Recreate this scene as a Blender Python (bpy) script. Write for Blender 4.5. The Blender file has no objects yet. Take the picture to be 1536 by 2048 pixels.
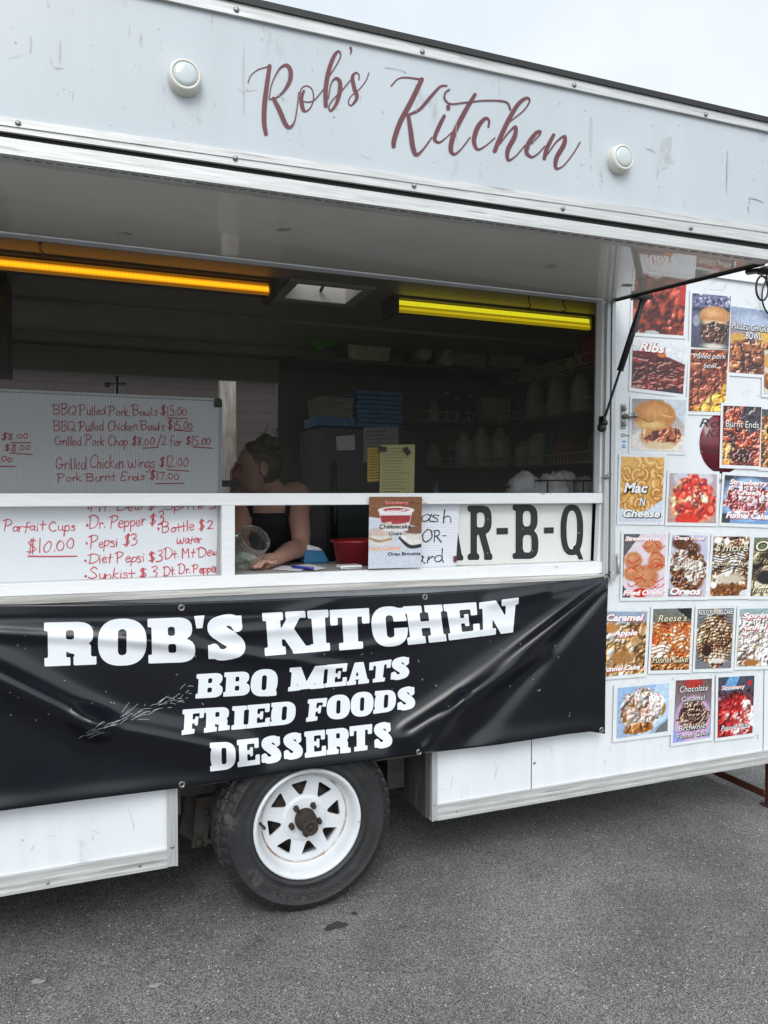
import bpy, math, random
import numpy as np
from mathutils import Vector, Matrix
random.seed(7); RNG = np.random.default_rng(7)
scene = bpy.context.scene
COL = scene.collection
PI = math.pi

# ---------------------------------------------------------------- camera
# side wall of the trailer is the plane y = 0, x runs along it, the camera stands D in front of it
FPX, PCX, PCY = 1480.0, 768.0, 1024.0
PIT, YAW, D, H = math.radians(1.43), math.radians(20.9), 2.70, 1.57
cam = bpy.data.cameras.new('camera'); cam_o = bpy.data.objects.new('camera', cam); COL.objects.link(cam_o)
cam.sensor_fit = 'HORIZONTAL'; cam.sensor_width = 36.0; cam.lens = FPX/1536*36.0
cam.clip_start = 0.05; cam.clip_end = 500
cam_o.location = (0, -D, H); cam_o.rotation_euler = (PI/2-PIT, 0, -YAW)
scene.camera = cam_o

# ---------------------------------------------------------------- sky and sun (bright overcast, thin cloud behind the viewer)
SUN_EL, SUN_ROT = math.radians(42), math.radians(200)     # from the front of the trailer, a little to the left
world = bpy.data.worlds.new('World'); scene.world = world; world.use_nodes = True
wn = world.node_tree.nodes; wl = world.node_tree.links; wn.clear()
w_out = wn.new('ShaderNodeOutputWorld'); w_bg = wn.new('ShaderNodeBackground')
w_sky = wn.new('ShaderNodeTexSky'); w_sky.sky_type = 'NISHITA'; w_sky.sun_disc = False
w_sky.sun_elevation = SUN_EL; w_sky.sun_rotation = SUN_ROT; w_sky.air_density = 1.0; w_sky.dust_density = 2.0
w_tc = wn.new('ShaderNodeTexCoord'); w_no = wn.new('ShaderNodeTexNoise'); w_rp = wn.new('ShaderNodeValToRGB'); w_mx = wn.new('ShaderNodeMixRGB')
w_no.inputs['Scale'].default_value = 3.4; w_no.inputs['Detail'].default_value = 5; w_no.inputs['Roughness'].default_value = .5
w_rp.color_ramp.elements[0].position = .35; w_rp.color_ramp.elements[0].color = (7.5, 8.35, 9.15, 1)
w_rp.color_ramp.elements[1].position = .70; w_rp.color_ramp.elements[1].color = (9.3, 9.7, 9.95, 1)
w_mx.inputs[0].default_value = .88
wl.new(w_tc.outputs['Generated'], w_no.inputs['Vector']); wl.new(w_no.outputs['Fac'], w_rp.inputs['Fac'])
wl.new(w_sky.outputs[0], w_mx.inputs[1]); wl.new(w_rp.outputs[0], w_mx.inputs[2])
w_dt = wn.new('ShaderNodeVectorMath'); w_dt.operation = 'DOT_PRODUCT'; w_dt.inputs[1].default_value = (math.sin(SUN_ROT)*math.cos(SUN_EL), math.cos(SUN_ROT)*math.cos(SUN_EL), math.sin(SUN_EL))
w_gr = wn.new('ShaderNodeMapRange'); w_gr.interpolation_type = 'SMOOTHSTEP'; w_gr.inputs['From Min'].default_value = .1; w_gr.inputs['From Max'].default_value = 1.0; w_gr.inputs['To Min'].default_value = .83; w_gr.inputs['To Max'].default_value = 1.55
w_ml = wn.new('ShaderNodeVectorMath'); w_ml.operation = 'SCALE'
wl.new(w_tc.outputs['Generated'], w_dt.inputs[0]); wl.new(w_dt.outputs['Value'], w_gr.inputs['Value']); wl.new(w_mx.outputs[0], w_ml.inputs[0]); wl.new(w_gr.outputs[0], w_ml.inputs['Scale'])
wl.new(w_ml.outputs[0], w_bg.inputs['Color']); w_bg.inputs['Strength'].default_value = 0.115
wl.new(w_bg.outputs[0], w_out.inputs['Surface'])
sun = bpy.data.lights.new('sun', 'SUN'); sun.energy = 1.4; sun.angle = math.radians(28); sun.color = (1, .97, .93)
sun_o = bpy.data.objects.new('sun', sun); COL.objects.link(sun_o); sun_o.location = (-2, -8, 9)
sd = Vector((math.sin(SUN_ROT)*math.cos(SUN_EL), math.cos(SUN_ROT)*math.cos(SUN_EL), math.sin(SUN_EL)))
sun_o.rotation_euler = sd.to_track_quat('Z', 'Y').to_euler()
scene.view_settings.view_transform = 'Standard'; scene.view_settings.look = 'None'
scene.view_settings.exposure = 0.28; scene.view_settings.gamma = 1.0
scene.render.engine = 'CYCLES'
scene.cycles.use_denoising = True
scene.cycles.max_bounces = 8; scene.cycles.transparent_max_bounces = 12
scene.cycles.sample_clamp_indirect = 6.0

# ---------------------------------------------------------------- picture <-> place
def ray(u, v):
    x = (u-PCX)/FPX; y = -(v-PCY)/FPX
    fy = math.cos(PIT)+y*math.sin(PIT); fz = -math.sin(PIT)+y*math.cos(PIT)
    return (x*math.cos(YAW)+fy*math.sin(YAW), -x*math.sin(YAW)+fy*math.cos(YAW), fz)
def W(u, v, y=0.0):                       # point on the plane parallel to the trailer wall, y metres behind it
    r = ray(u, v); t = (y+D)/r[1]
    return Vector((r[0]*t, y, H+r[2]*t))
def WZ(u, v, z):                          # point on a level plane
    r = ray(u, v); t = (z-H)/r[2]
    return Vector((r[0]*t, -D+r[1]*t, z))

# ---------------------------------------------------------------- materials
def lin(c):
    c = np.asarray(c, float)/255.0
    return np.where(c <= .04045, c/12.92, ((c+.055)/1.055)**2.4)
def L(r, g, b): return tuple(float(x) for x in lin((r, g, b)))
MATS = {}
def mat(name, base, rough=.5, metal=0., var=.0, scale=8., col2=None, bump=0., bscale=60., spec=.5, stretch=None, spots=None, spot_scale=30., spot_amt=.08, coat=0., emit=None, estr=0., rvar=0.):
    """Principled surface with object-space noise for colour, roughness, specks and bump"""
    m = bpy.data.materials.new(name); m.use_nodes = True; N = m.node_tree.nodes; K = m.node_tree.links
    b = N['Principled BSDF']; b.inputs['Roughness'].default_value = rough; b.inputs['Metallic'].default_value = metal
    b.inputs['Specular IOR Level'].default_value = spec
    if coat: b.inputs['Coat Weight'].default_value = coat; b.inputs['Coat Roughness'].default_value = .08
    tc = N.new('ShaderNodeTexCoord'); vec = tc.outputs['Object']
    if stretch:
        mp = N.new('ShaderNodeMapping'); mp.inputs['Scale'].default_value = stretch; K.new(vec, mp.inputs['Vector']); vec2 = mp.outputs[0]
    else: vec2 = vec
    base4 = (*base, 1)
    if col2 is None: col2 = tuple(max(0, c*(1-var)) for c in base)
    no = N.new('ShaderNodeTexNoise'); no.inputs['Scale'].default_value = scale; no.inputs['Detail'].default_value = 6; no.inputs['Roughness'].default_value = .6
    K.new(vec2, no.inputs['Vector'])
    rp = N.new('ShaderNodeValToRGB'); rp.color_ramp.elements[0].position = .32; rp.color_ramp.elements[1].position = .68
    rp.color_ramp.elements[0].color = (*col2, 1); rp.color_ramp.elements[1].color = base4
    K.new(no.outputs['Fac'], rp.inputs['Fac']); col = rp.outputs[0]
    if spots is not None:
        n2 = N.new('ShaderNodeTexNoise'); n2.inputs['Scale'].default_value = spot_scale; n2.inputs['Detail'].default_value = 4; n2.inputs['Roughness'].default_value = .55
        K.new(vec2, n2.inputs['Vector'])
        r2 = N.new('ShaderNodeValToRGB'); r2.color_ramp.elements[0].position = .5+.28*(1-spot_amt)-.06; r2.color_ramp.elements[1].position = .5+.28*(1-spot_amt)
        r2.color_ramp.elements[0].color = (0, 0, 0, 1); r2.color_ramp.elements[1].color = (1, 1, 1, 1)
        K.new(n2.outputs['Fac'], r2.inputs['Fac'])
        mx = N.new('ShaderNodeMixRGB'); K.new(r2.outputs[0], mx.inputs[0]); K.new(col, mx.inputs[1]); mx.inputs[2].default_value = (*spots, 1); col = mx.outputs[0]
    K.new(col, b.inputs['Base Color'])
    if rvar:
        mr = N.new('ShaderNodeMapRange'); mr.inputs['To Min'].default_value = max(.02, rough-rvar); mr.inputs['To Max'].default_value = min(1, rough+rvar)
        K.new(no.outputs['Fac'], mr.inputs['Value']); K.new(mr.outputs[0], b.inputs['Roughness'])
    if bump:
        n3 = N.new('ShaderNodeTexNoise'); n3.inputs['Scale'].default_value = bscale; n3.inputs['Detail'].default_value = 4; K.new(vec2, n3.inputs['Vector'])
        bp = N.new('ShaderNodeBump'); bp.inputs['Strength'].default_value = bump; bp.inputs['Distance'].default_value = .01
        K.new(n3.outputs['Fac'], bp.inputs['Height']); K.new(bp.outputs[0], b.inputs['Normal'])
    if emit:
        b.inputs['Emission Color'].default_value = (*emit, 1); b.inputs['Emission Strength'].default_value = estr
    MATS[name] = m
    return m
def print_mat(name, rough=.3):
    """a printed sheet: its ink colours are stored on the mesh"""
    m = bpy.data.materials.new(name); m.use_nodes = True; N = m.node_tree.nodes; K = m.node_tree.links
    b = N['Principled BSDF']; b.inputs['Roughness'].default_value = rough
    a = N.new('ShaderNodeAttribute'); a.attribute_name = 'Ink'; K.new(a.outputs['Color'], b.inputs['Base Color'])
    MATS[name] = m
    return m
def wall_mat(name, base, streak=.06):
    """white painted aluminium sheet with faint vertical streaks, grime, scuffs and small chips"""
    m = bpy.data.materials.new(name); m.use_nodes = True; N = m.node_tree.nodes; K = m.node_tree.links
    b = N['Principled BSDF']; b.inputs['Roughness'].default_value = .38; b.inputs['Specular IOR Level'].default_value = .45
    tc = N.new('ShaderNodeTexCoord')
    def noise(scale, st=(1, 1, 1), det=5, rough=.55):
        mp = N.new('ShaderNodeMapping'); mp.inputs['Scale'].default_value = st; K.new(tc.outputs['Object'], mp.inputs['Vector'])
        n = N.new('ShaderNodeTexNoise'); n.inputs['Scale'].default_value = scale; n.inputs['Detail'].default_value = det; n.inputs['Roughness'].default_value = rough
        K.new(mp.outputs[0], n.inputs['Vector']); return n.outputs['Fac']
    def ramp(f, a, c0, p, c1):
        r = N.new('ShaderNodeValToRGB'); r.color_ramp.elements[0].position = a; r.color_ramp.elements[1].position = p
        r.color_ramp.elements[0].color = (*c0, 1); r.color_ramp.elements[1].color = (*c1, 1); K.new(f, r.inputs['Fac']); return r.outputs[0]
    def mix(f, c1, c2, mode='MIX'):
        x = N.new('ShaderNodeMixRGB'); x.blend_type = mode
        if isinstance(f, float): x.inputs[0].default_value = f
        else: K.new(f, x.inputs[0])
        K.new(c1, x.inputs[1])
        if isinstance(c2, tuple): x.inputs[2].default_value = (*c2, 1)
        else: K.new(c2, x.inputs[2])
        return x.outputs[0]
    col = ramp(noise(2.2, (1, 1, .35)), .3, tuple(c*.93 for c in base), .7, base)
    col = mix(1.0, col, ramp(noise(14, (1, 1, .05)), .32, (1-streak,)*3, .6, (1, 1, 1)), 'MULTIPLY')
    k = ramp(noise(9, (1, 1, .5), 8, .72), .60, (0, 0, 0), .69, (1, 1, 1))
    col = mix(k, col, tuple(c*.72 for c in base))
    k = ramp(noise(26, (1, 1, .22), 6, .7), .655, (0, 0, 0), .685, (1, 1, 1))
    col = mix(k, col, (.34, .35, .36))
    k = ramp(noise(70, (1, 1, 1), 2, .5), .735, (0, 0, 0), .755, (1, 1, 1))
    col = mix(k, col, (.16, .17, .18))
    K.new(col, b.inputs['Base Color'])
    bp = N.new('ShaderNodeBump'); bp.inputs['Strength'].default_value = .12; bp.inputs['Distance'].default_value = .02
    K.new(noise(1.6, (1, 1, .6), 2), bp.inputs['Height']); K.new(bp.outputs[0], b.inputs['Normal'])
    MATS[name] = m
    return m
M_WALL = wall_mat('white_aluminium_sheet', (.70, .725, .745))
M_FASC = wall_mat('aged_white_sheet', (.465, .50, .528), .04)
M_ALU = mat('brushed_aluminium_trim', (.60, .60, .59), .45, .35, scale=60, col2=(.42, .42, .41), stretch=(.12, 1, 3), bump=.1, bscale=120, spots=(.30, .30, .29), spot_scale=26, spot_amt=.30)
M_ALUV = mat('brushed_aluminium_upright', (.56, .57, .57), .42, .4, scale=60, col2=(.40, .41, .41), stretch=(3, 3, .12), bump=.08, bscale=120)
M_RUB = mat('black_rubber_gasket', (.012, .012, .011), .6, var=.5, scale=30)
M_WOOD = mat('white_painted_wood', (.76, .775, .78), .5, var=.07, scale=9, stretch=(.35, 1, 1.4), spots=(.40, .37, .32), spot_scale=22, spot_amt=.16, bump=.25, bscale=40)
M_GREYW = mat('weathered_grey_wood', (.62, .61, .58), .7, col2=(.30, .29, .27), scale=26, stretch=(.10, 1, 2.6), bump=.5, bscale=60)
M_UNDER = mat('glossy_white_panel', (.72, .70, .65), .045, var=.06, scale=3, spec=.62, spots=(.26, .23, .17), spot_scale=7, spot_amt=.04)
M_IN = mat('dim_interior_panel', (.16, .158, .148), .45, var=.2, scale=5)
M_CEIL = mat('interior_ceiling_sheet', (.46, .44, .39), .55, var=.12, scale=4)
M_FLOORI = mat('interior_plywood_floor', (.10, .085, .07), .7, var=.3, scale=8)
M_UNDERB = mat('undercarriage_dirt', (.055, .05, .045), .85, var=.5, scale=14, bump=.4)
M_STEEL = mat('grimy_frame_steel', (.085, .08, .072), .7, .2, col2=(.05, .042, .035), scale=22, bump=.3, spots=(.10, .05, .025), spot_scale=14, spot_amt=.2)
M_DPLY = mat('dark_wet_plywood', (.075, .07, .065), .75, col2=(.025, .024, .023), scale=14, stretch=(1, 1, .25), bump=.4)
M_TYRE = mat('tyre_rubber', (.021, .0215, .0235), .55, col2=(.011, .011, .012), scale=11, bump=.3, bscale=120, spots=(.05, .048, .045), spot_scale=9, spot_amt=.38)
M_RIM = mat('white_wheel_paint', (.64, .665, .69), .35, var=.12, scale=10, spots=(.30, .21, .14), spot_scale=30, spot_amt=.12, spec=.5)
M_RUST = mat('rusty_iron', (.045, .036, .029), .75, .3, col2=(.03, .024, .02), scale=50, bump=.5, bscale=140, spots=(.10, .05, .025), spot_scale=40, spot_amt=.2)
M_RED = mat('maroon_vinyl', (.115, .024, .032), .4, var=.12, scale=14)
M_REDST = mat('red_painted_steel', (.085, .02, .014), .5, .1, col2=(.07, .025, .015), scale=16, bump=.2)
M_SCREW = mat('dull_zinc_screw', (.30, .30, .30), .35, .8, var=.3, scale=60)
M_BLK = mat('black_plastic', (.014, .014, .015), .38, var=.3, scale=20)
M_CHROME = mat('tarnished_zinc', (.40, .39, .37), .35, .85, col2=(.16, .15, .14), scale=70, bump=.3)
M_CREAM = mat('yellowed_white_plastic', (.66, .64, .57), .4, var=.08, scale=20)
M_LENS = mat('milky_lamp_lens', (.48, .53, .53), .2, var=.05, scale=14, coat=.5)
M_MARK = mat('red_marker_ink', (.55, .035, .055), .4, var=.15, scale=80)
M_WBD = mat('whiteboard_enamel', (.70, .73, .76), .16, var=.04, scale=3)
M_PAPER = mat('white_paper', (.74, .75, .79), .7, var=.04, scale=6)
M_INK = mat('black_marker_ink', (.02, .02, .022), .5)
M_BLUEINK = mat('pale_blue_rule', (.52, .58, .72), .6)
M_SIGN = mat('cream_sign_board', (.70, .70, .67), .45, var=.08, scale=7, spots=(.45, .44, .40), spot_scale=26, spot_amt=.1)
M_SIGNL = mat('worn_black_letter_vinyl', (.016, .016, .018), .45, var=.3, scale=20, spots=(.42, .41, .38), spot_scale=60, spot_amt=.16)
M_STKW = mat('white_letter_backing', (.76, .76, .74), .4, var=.04)
M_BAN = mat('black_vinyl_banner', (.0026, .004, .0082), .25, var=.4, scale=5, spec=.5, bump=.035, bscale=500)
M_BANW = mat('white_banner_print', (.72, .745, .78), .34, var=.03, scale=12, spots=(.25, .26, .3), spot_scale=80, spot_amt=.05)
M_SKIN = mat('skin', (.42, .25, .19), .6, col2=(.33, .17, .125), scale=9, bump=.08, bscale=300)
M_HAIR = mat('brown_hair', (.055, .042, .03), .5, col2=(.02, .015, .012), scale=40, stretch=(.5, 1, 1), bump=.6, bscale=90)
M_TANK = mat('black_cotton', (.008, .008, .009), .85, var=.2, scale=30, bump=.2)
# ---------------------------------------------------------------- mesh kit
class MB:
    def __init__(s): s.v = []; s.f = []; s.m = []; s.sm = []; s.mi = 0; s.smooth = False
    def vert(s, p): s.v.append(tuple(p)); return len(s.v)-1
    def face(s, idx): s.f.append(tuple(idx)); s.m.append(s.mi); s.sm.append(s.smooth)
    def quad(s, a, b, c, d): i = len(s.v); s.v += [tuple(a), tuple(b), tuple(c), tuple(d)]; s.face((i, i+1, i+2, i+3))
    def prism(s, pts, vec):                # polygon (front face) swept along vec
        vec = Vector(vec); n = len(pts); i = len(s.v)
        s.v += [tuple(p) for p in pts] + [tuple(Vector(p)+vec) for p in pts]
        s.face(range(i, i+n)); s.face(reversed(range(i+n, i+2*n)))
        for k in range(n): j = (k+1) % n; s.face((i+k, i+n+k, i+n+j, i+j))
    def box(s, x0, x1, y0, y1, z0, z1):
        s.prism([(x0, y0, z0), (x1, y0, z0), (x1, y0, z1), (x0, y0, z1)], (0, y1-y0, 0))
    def obox(s, p, q, w, h, up=(0, 0, 1)):  # bar of section w x h from p to q
        p, q = Vector(p), Vector(q); d = (q-p).normalized(); a = d.cross(Vector(up))
        if a.length < 1e-4: a = d.cross(Vector((1, 0, 0)))
        a.normalize(); b = a.cross(d).normalized()
        s.prism([p+a*w/2*i+b*h/2*j for i, j in ((-1, -1), (1, -1), (1, 1), (-1, 1))], q-p)
    def tube(s, pts, r, seg=8, cap=True, sm=True):
        pts = [Vector(p) for p in pts]; n = len(pts); rs = r if hasattr(r, '__len__') else [r]*n
        i0 = len(s.v); ref = Vector((.3, .5, .81)); old = s.smooth; s.smooth = sm
        for k in range(n):
            t = (pts[min(k+1, n-1)]-pts[max(k-1, 0)]).normalized(); a = t.cross(ref)
            if a.length < .05: a = t.cross(Vector((1, 0, 0)))
            a.normalize(); b = t.cross(a).normalized()
            for q in range(seg):
                an = 2*PI*q/seg; s.v.append(tuple(pts[k]+a*math.cos(an)*rs[k]+b*math.sin(an)*rs[k]))
        for k in range(n-1):
            for q in range(seg):
                q2 = (q+1) % seg; s.face((i0+k*seg+q, i0+k*seg+q2, i0+(k+1)*seg+q2, i0+(k+1)*seg+q))
        if cap:
            s.face(range(i0+seg-1, i0-1, -1)); s.face(range(i0+(n-1)*seg, i0+n*seg))
        s.smooth = old
    def lathe(s, prof, M, seg=32, a0=0, a1=2*PI, closed=True):   # prof [(r,h)], M maps (x,y=axis? ) local: axis = +z
        i0 = len(s.v); n = len(prof); old = s.smooth; s.smooth = True
        for (r, h) in prof:
            for q in range(seg):
                an = a0+(a1-a0)*q/seg; s.v.append(tuple(M @ Vector((r*math.cos(an), r*math.sin(an), h))))
        for k in range(n-1):
            for q in range(seg):
                q2 = (q+1) % seg; s.face((i0+k*seg+q, i0+k*seg+q2, i0+(k+1)*seg+q2, i0+(k+1)*seg+q))
        s.smooth = old
    def ball(s, c, r, seg=14, rings=9):
        c = Vector(c); r = r if hasattr(r, '__len__') else (r, r, r); i0 = len(s.v); old = s.smooth; s.smooth = True
        for k in range(rings+1):
            th = PI*k/rings
            for q in range(seg):
                an = 2*PI*q/seg; s.v.append((c.x+r[0]*math.sin(th)*math.cos(an), c.y+r[1]*math.sin(th)*math.sin(an), c.z+r[2]*math.cos(th)))
        for k in range(rings):
            for q in range(seg):
                q2 = (q+1) % seg; s.face((i0+k*seg+q, i0+(k+1)*seg+q, i0+(k+1)*seg+q2, i0+k*seg+q2))
        s.smooth = old
def frame(origin, axis, up=(0, 0, 1)):      # matrix whose local z is axis
    z = Vector(axis).normalized(); x = Vector(up).cross(z)
    if x.length < 1e-4: x = Vector((1, 0, 0)).cross(z)
    x.normalize(); y = z.cross(x)
    return Matrix(((x.x, y.x, z.x, origin[0]), (x.y, y.y, z.y, origin[1]), (x.z, y.z, z.z, origin[2]), (0, 0, 0, 1)))
def wloc(o):
    p = Vector(o.location)
    while o.parent: o = o.parent; p = p+Vector(o.location)
    return p
def tag(o, label, cat=None, group=None, kind=None):
    if label: o['label'] = label
    if cat: o['category'] = cat
    if group: o['group'] = group
    if kind: o['kind'] = kind
    return o
def thing(name, loc, label, cat, group=None):
    o = bpy.data.objects.new(name, None); COL.objects.link(o); o.location = loc; o.empty_display_size = .1
    return tag(o, label, cat, group)
def add(name, mb, mats, parent=None, bevel=0., fix=True, loc=None):
    """link one mesh; vertices are given in world space"""
    V = np.array(mb.v, float)
    if parent is not None: base = wloc(parent); off = Vector((0, 0, 0)); org = base
    elif loc is not None: org = Vector(loc); off = org
    else:
        lo, hi = V.min(0), V.max(0); org = Vector(((lo[0]+hi[0])/2, (lo[1]+hi[1])/2, lo[2])); off = org
    V = V-np.array(org)
    me = bpy.data.meshes.new(name); me.from_pydata([tuple(p) for p in V], [], mb.f)
    for m in (mats if isinstance(mats, (list, tuple)) else [mats]): me.materials.append(m)
    me.polygons.foreach_set('material_index', mb.m); me.polygons.foreach_set('use_smooth', mb.sm)
    me.update()
    if fix:
        import bmesh
        bm = bmesh.new(); bm.from_mesh(me); bmesh.ops.recalc_face_normals(bm, faces=bm.faces); bm.to_mesh(me); bm.free()
    o = bpy.data.objects.new(name, me); COL.objects.link(o); o.location = off
    if parent is not None: o.parent = parent
    if bevel:
        b = o.modifiers.new('edge', 'BEVEL'); b.width = bevel; b.segments = 2; b.limit_method = 'ANGLE'; b.angle_limit = math.radians(40)
    return o
# ---- 2D shape mesher (marching squares on an implicit shape)
def mesh2d(f, x0, x1, y0, y1, n):
    """regions where f(X,Y)>0 -> vertices, faces"""
    st = (y1-y0)/n; nx = max(2, int(round((x1-x0)/st)))
    xs = np.linspace(x0, x1, nx+1); ys = np.linspace(y0, y1, n+1); X, Y = np.meshgrid(xs, ys); Fv = f(X, Y)
    key = {}; V = []; Fc = []
    def node(i, j):
        k = (i, j)
        if k not in key: key[k] = len(V); V.append((xs[i], ys[j]))
        return key[k]
    def cut(i, j, a, b):
        k = (min((i, j), (a, b)), max((i, j), (a, b)))
        if k not in key:
            (i, j), (a, b) = k; p, q = Fv[j, i], Fv[b, a]; t = p/(p-q)
            key[k] = len(V); V.append((xs[i]+(xs[a]-xs[i])*t, ys[j]+(ys[b]-ys[j])*t))
        return key[k]
    pos = Fv > 0
    for j in range(n):
        for i in range(nx):
            c = ((i, j), (i+1, j), (i+1, j+1), (i, j+1)); s = [pos[b, a] for a, b in c]
            if not any(s): continue
            poly = []
            for k in range(4):
                a, b = c[k], c[(k+1) % 4]
                if s[k]: poly.append(node(*a))
                if s[k] != s[(k+1) % 4]: poly.append(cut(*a, *b))
            if len(poly) >= 3: Fc.append(poly)
    return V, Fc
def U_(*a):
    r = a[0]
    for b in a[1:]: r = np.maximum(r, b)
    return r
def bx(X, Y, x0, x1, y0, y1): return np.minimum(np.minimum(X-x0, x1-X), np.minimum(Y-y0, y1-Y))
def sup(X, Y, cx, cy, rx, ry, n=2.6):
    return (1-((np.abs(X-cx)/rx)**n+(np.abs(Y-cy)/ry)**n)**(1/n))*min(rx, ry)
def rbx(X, Y, x0, x1, y0, y1, r=.05):
    cx, cy, hx, hy = (x0+x1)/2, (y0+y1)/2, (x1-x0)/2-r, (y1-y0)/2-r
    qx, qy = np.abs(X-cx)-hx, np.abs(Y-cy)-hy
    return r-(np.hypot(np.maximum(qx, 0), np.maximum(qy, 0))+np.minimum(np.maximum(qx, qy), 0))
def para(X, Y, xa, ya, xb, yb, w):           # slanted stroke, horizontal width w
    t = (Y-ya)/(yb-ya); xc = xa+(xb-xa)*t
    return np.minimum(w/2-np.abs(X-xc), np.minimum(Y-min(ya, yb), max(ya, yb)-Y))
def catmull(P, n=10):
    P = np.array(P, float)
    if len(P) < 3:
        t = np.linspace(0, 1, n+1)[:, None]; return P[0]*(1-t)+P[-1]*t
    Q = np.vstack([2*P[0]-P[1], P, 2*P[-1]-P[-2]]); out = []
    for i in range(1, len(Q)-2):
        p0, p1, p2, p3 = Q[i-1:i+3]
        for k in range(n):
            t = k/n; out.append(.5*((2*p1)+(-p0+p2)*t+(2*p0-5*p1+4*p2-p3)*t*t+(-p0+3*p1-3*p2+p3)*t**3))
    out.append(P[-1]); return np.array(out)
def sspine(X, Y, pts, n=8):
    c = catmull(pts, n); r = np.full(X.shape, -9.)
    for x, y, w in c: r = np.maximum(r, w-np.hypot(X-x, Y-y))
    return r
# ---- heavy slab capitals in a unit box (0..1 wide, 0..1 high)
def g_R(X, Y):
    f = U_(bx(X, Y, .07, .42, 0, 1), bx(X, Y, 0, .50, 0, .19), bx(X, Y, 0, .3, .80, 1), bx(X, Y, .3, .62, .44, 1), sup(X, Y, .60, .72, .35, .28), bx(X, Y, .58, .90, .0, .45), sup(X, Y, .66, .40, .24, .14), bx(X, Y, .56, 1, 0, .19))
    return np.minimum(f, -rbx(X, Y, .42, .58, .60, .81, .05))
def g_O(X, Y): return np.minimum(sup(X, Y, .5, .5, .5, .52, 2.5), -rbx(X, Y, .41, .59, .21, .79, .085))
def g_B(X, Y):
    f = U_(bx(X, Y, .08, .42, 0, 1), bx(X, Y, 0, .3, 0, .19), bx(X, Y, 0, .3, .81, 1), bx(X, Y, .3, .6, .5, 1), bx(X, Y, .3, .62, 0, .52), sup(X, Y, .60, .745, .35, .255), sup(X, Y, .62, .27, .38, .27))
    return np.minimum(f, -U_(rbx(X, Y, .43, .58, .60, .80, .05), rbx(X, Y, .43, .60, .22, .42, .05)))
def g_ap(X, Y): return para(X, Y, .5, 0, .5, 1, .8)+.0*X-(1-Y)*.0+(Y-.5)*.16
def g_S(X, Y):
    f = sspine(X, Y, [(.80, .74, .13), (.70, .86, .135), (.48, .87, .13), (.24, .73, .19), (.42, .57, .19), (.66, .42, .19), (.77, .26, .20), (.52, .125, .13), (.30, .13, .13), (.20, .24, .13)])
    f = U_(f, bx(X, Y, .70, .92, .66, .97), bx(X, Y, .05, .26, .03, .34))
    return np.minimum(f, np.minimum(Y+.02, 1.02-Y))
def g_K(X, Y):
    return U_(bx(X, Y, .08, .40, 0, 1), bx(X, Y, 0, .47, 0, .19), bx(X, Y, 0, .47, .81, 1), para(X, Y, .40, .36, .80, 1, .30), bx(X, Y, .53, .99, .84, 1), para(X, Y, .50, .62, .84, 0, .36), bx(X, Y, .62, 1.02, 0, .17))
def g_I(X, Y): return U_(bx(X, Y, .18, .82, 0, 1), bx(X, Y, 0, 1, 0, .19), bx(X, Y, 0, 1, .81, 1))
def g_T(X, Y): return U_(bx(X, Y, .31, .69, 0, 1), bx(X, Y, 0, 1, .80, 1), bx(X, Y, 0, .19, .62, 1), bx(X, Y, .81, 1, .62, 1), bx(X, Y, .19, .81, 0, .18))
def g_C(X, Y):
    f = np.minimum(sup(X, Y, .52, .5, .52, .52, 2.5), -U_(rbx(X, Y, .42, .64, .21, .79, .09), bx(X, Y, .5, 1.2, .45, .62)))
    return U_(f, bx(X, Y, .80, 1.0, .62, .97))
def g_H(X, Y): return U_(bx(X, Y, .08, .40, 0, 1), bx(X, Y, .62, .94, 0, 1), bx(X, Y, 0, .47, 0, .19), bx(X, Y, .54, 1.0, 0, .19), bx(X, Y, 0, .47, .81, 1), bx(X, Y, .54, 1.0, .81, 1), bx(X, Y, .3, .7, .40, .58))
def g_E(X, Y): return U_(bx(X, Y, .08, .44, 0, 1), bx(X, Y, 0, .3, 0, .19), bx(X, Y, 0, .3, .81, 1), bx(X, Y, .3, .95, .81, 1), bx(X, Y, .76, .95, .63, 1), bx(X, Y, .3, 1, 0, .19), bx(X, Y, .8, 1, 0, .38), bx(X, Y, .4, .66, .43, .58), bx(X, Y, .56, .69, .34, .68))
def g_F(X, Y): return U_(bx(X, Y, .10, .48, 0, 1), bx(X, Y, 0, .62, 0, .19), bx(X, Y, 0, .3, .81, 1), bx(X, Y, .3, 1, .81, 1), bx(X, Y, .80, 1, .60, 1), bx(X, Y, .4, .72, .42, .57), bx(X, Y, .60, .75, .32, .68))
def g_N(X, Y): return U_(bx(X, Y, .08, .34, 0, 1), bx(X, Y, .68, .93, 0, 1), para(X, Y, .24, 1, .76, 0, .36), bx(X, Y, 0, .44, 0, .19), bx(X, Y, 0, .3, .81, 1), bx(X, Y, .57, 1, .81, 1))
def g_Q(X, Y): return U_(g_O(X, Y), rbx(X, Y, .56, .98, -.03, .17, .03))
def g_M(X, Y): return U_(bx(X, Y, .06, .24, 0, 1), bx(X, Y, .74, .95, 0, 1), para(X, Y, .18, 1, .45, .03, .26), para(X, Y, .82, 1, .52, .03, .26), bx(X, Y, 0, .33, 0, .18), bx(X, Y, .62, 1, 0, .18), bx(X, Y, 0, .26, .82, 1), bx(X, Y, .76, 1, .82, 1))
def g_A(X, Y): return np.minimum(U_(para(X, Y, .44, 1, .16, 0, .24), para(X, Y, .54, 1, .80, 0, .36), bx(X, Y, .3, .7, .22, .38), bx(X, Y, 0, .42, 0, .18), bx(X, Y, .52, 1, 0, .18)), 1-Y)
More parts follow.
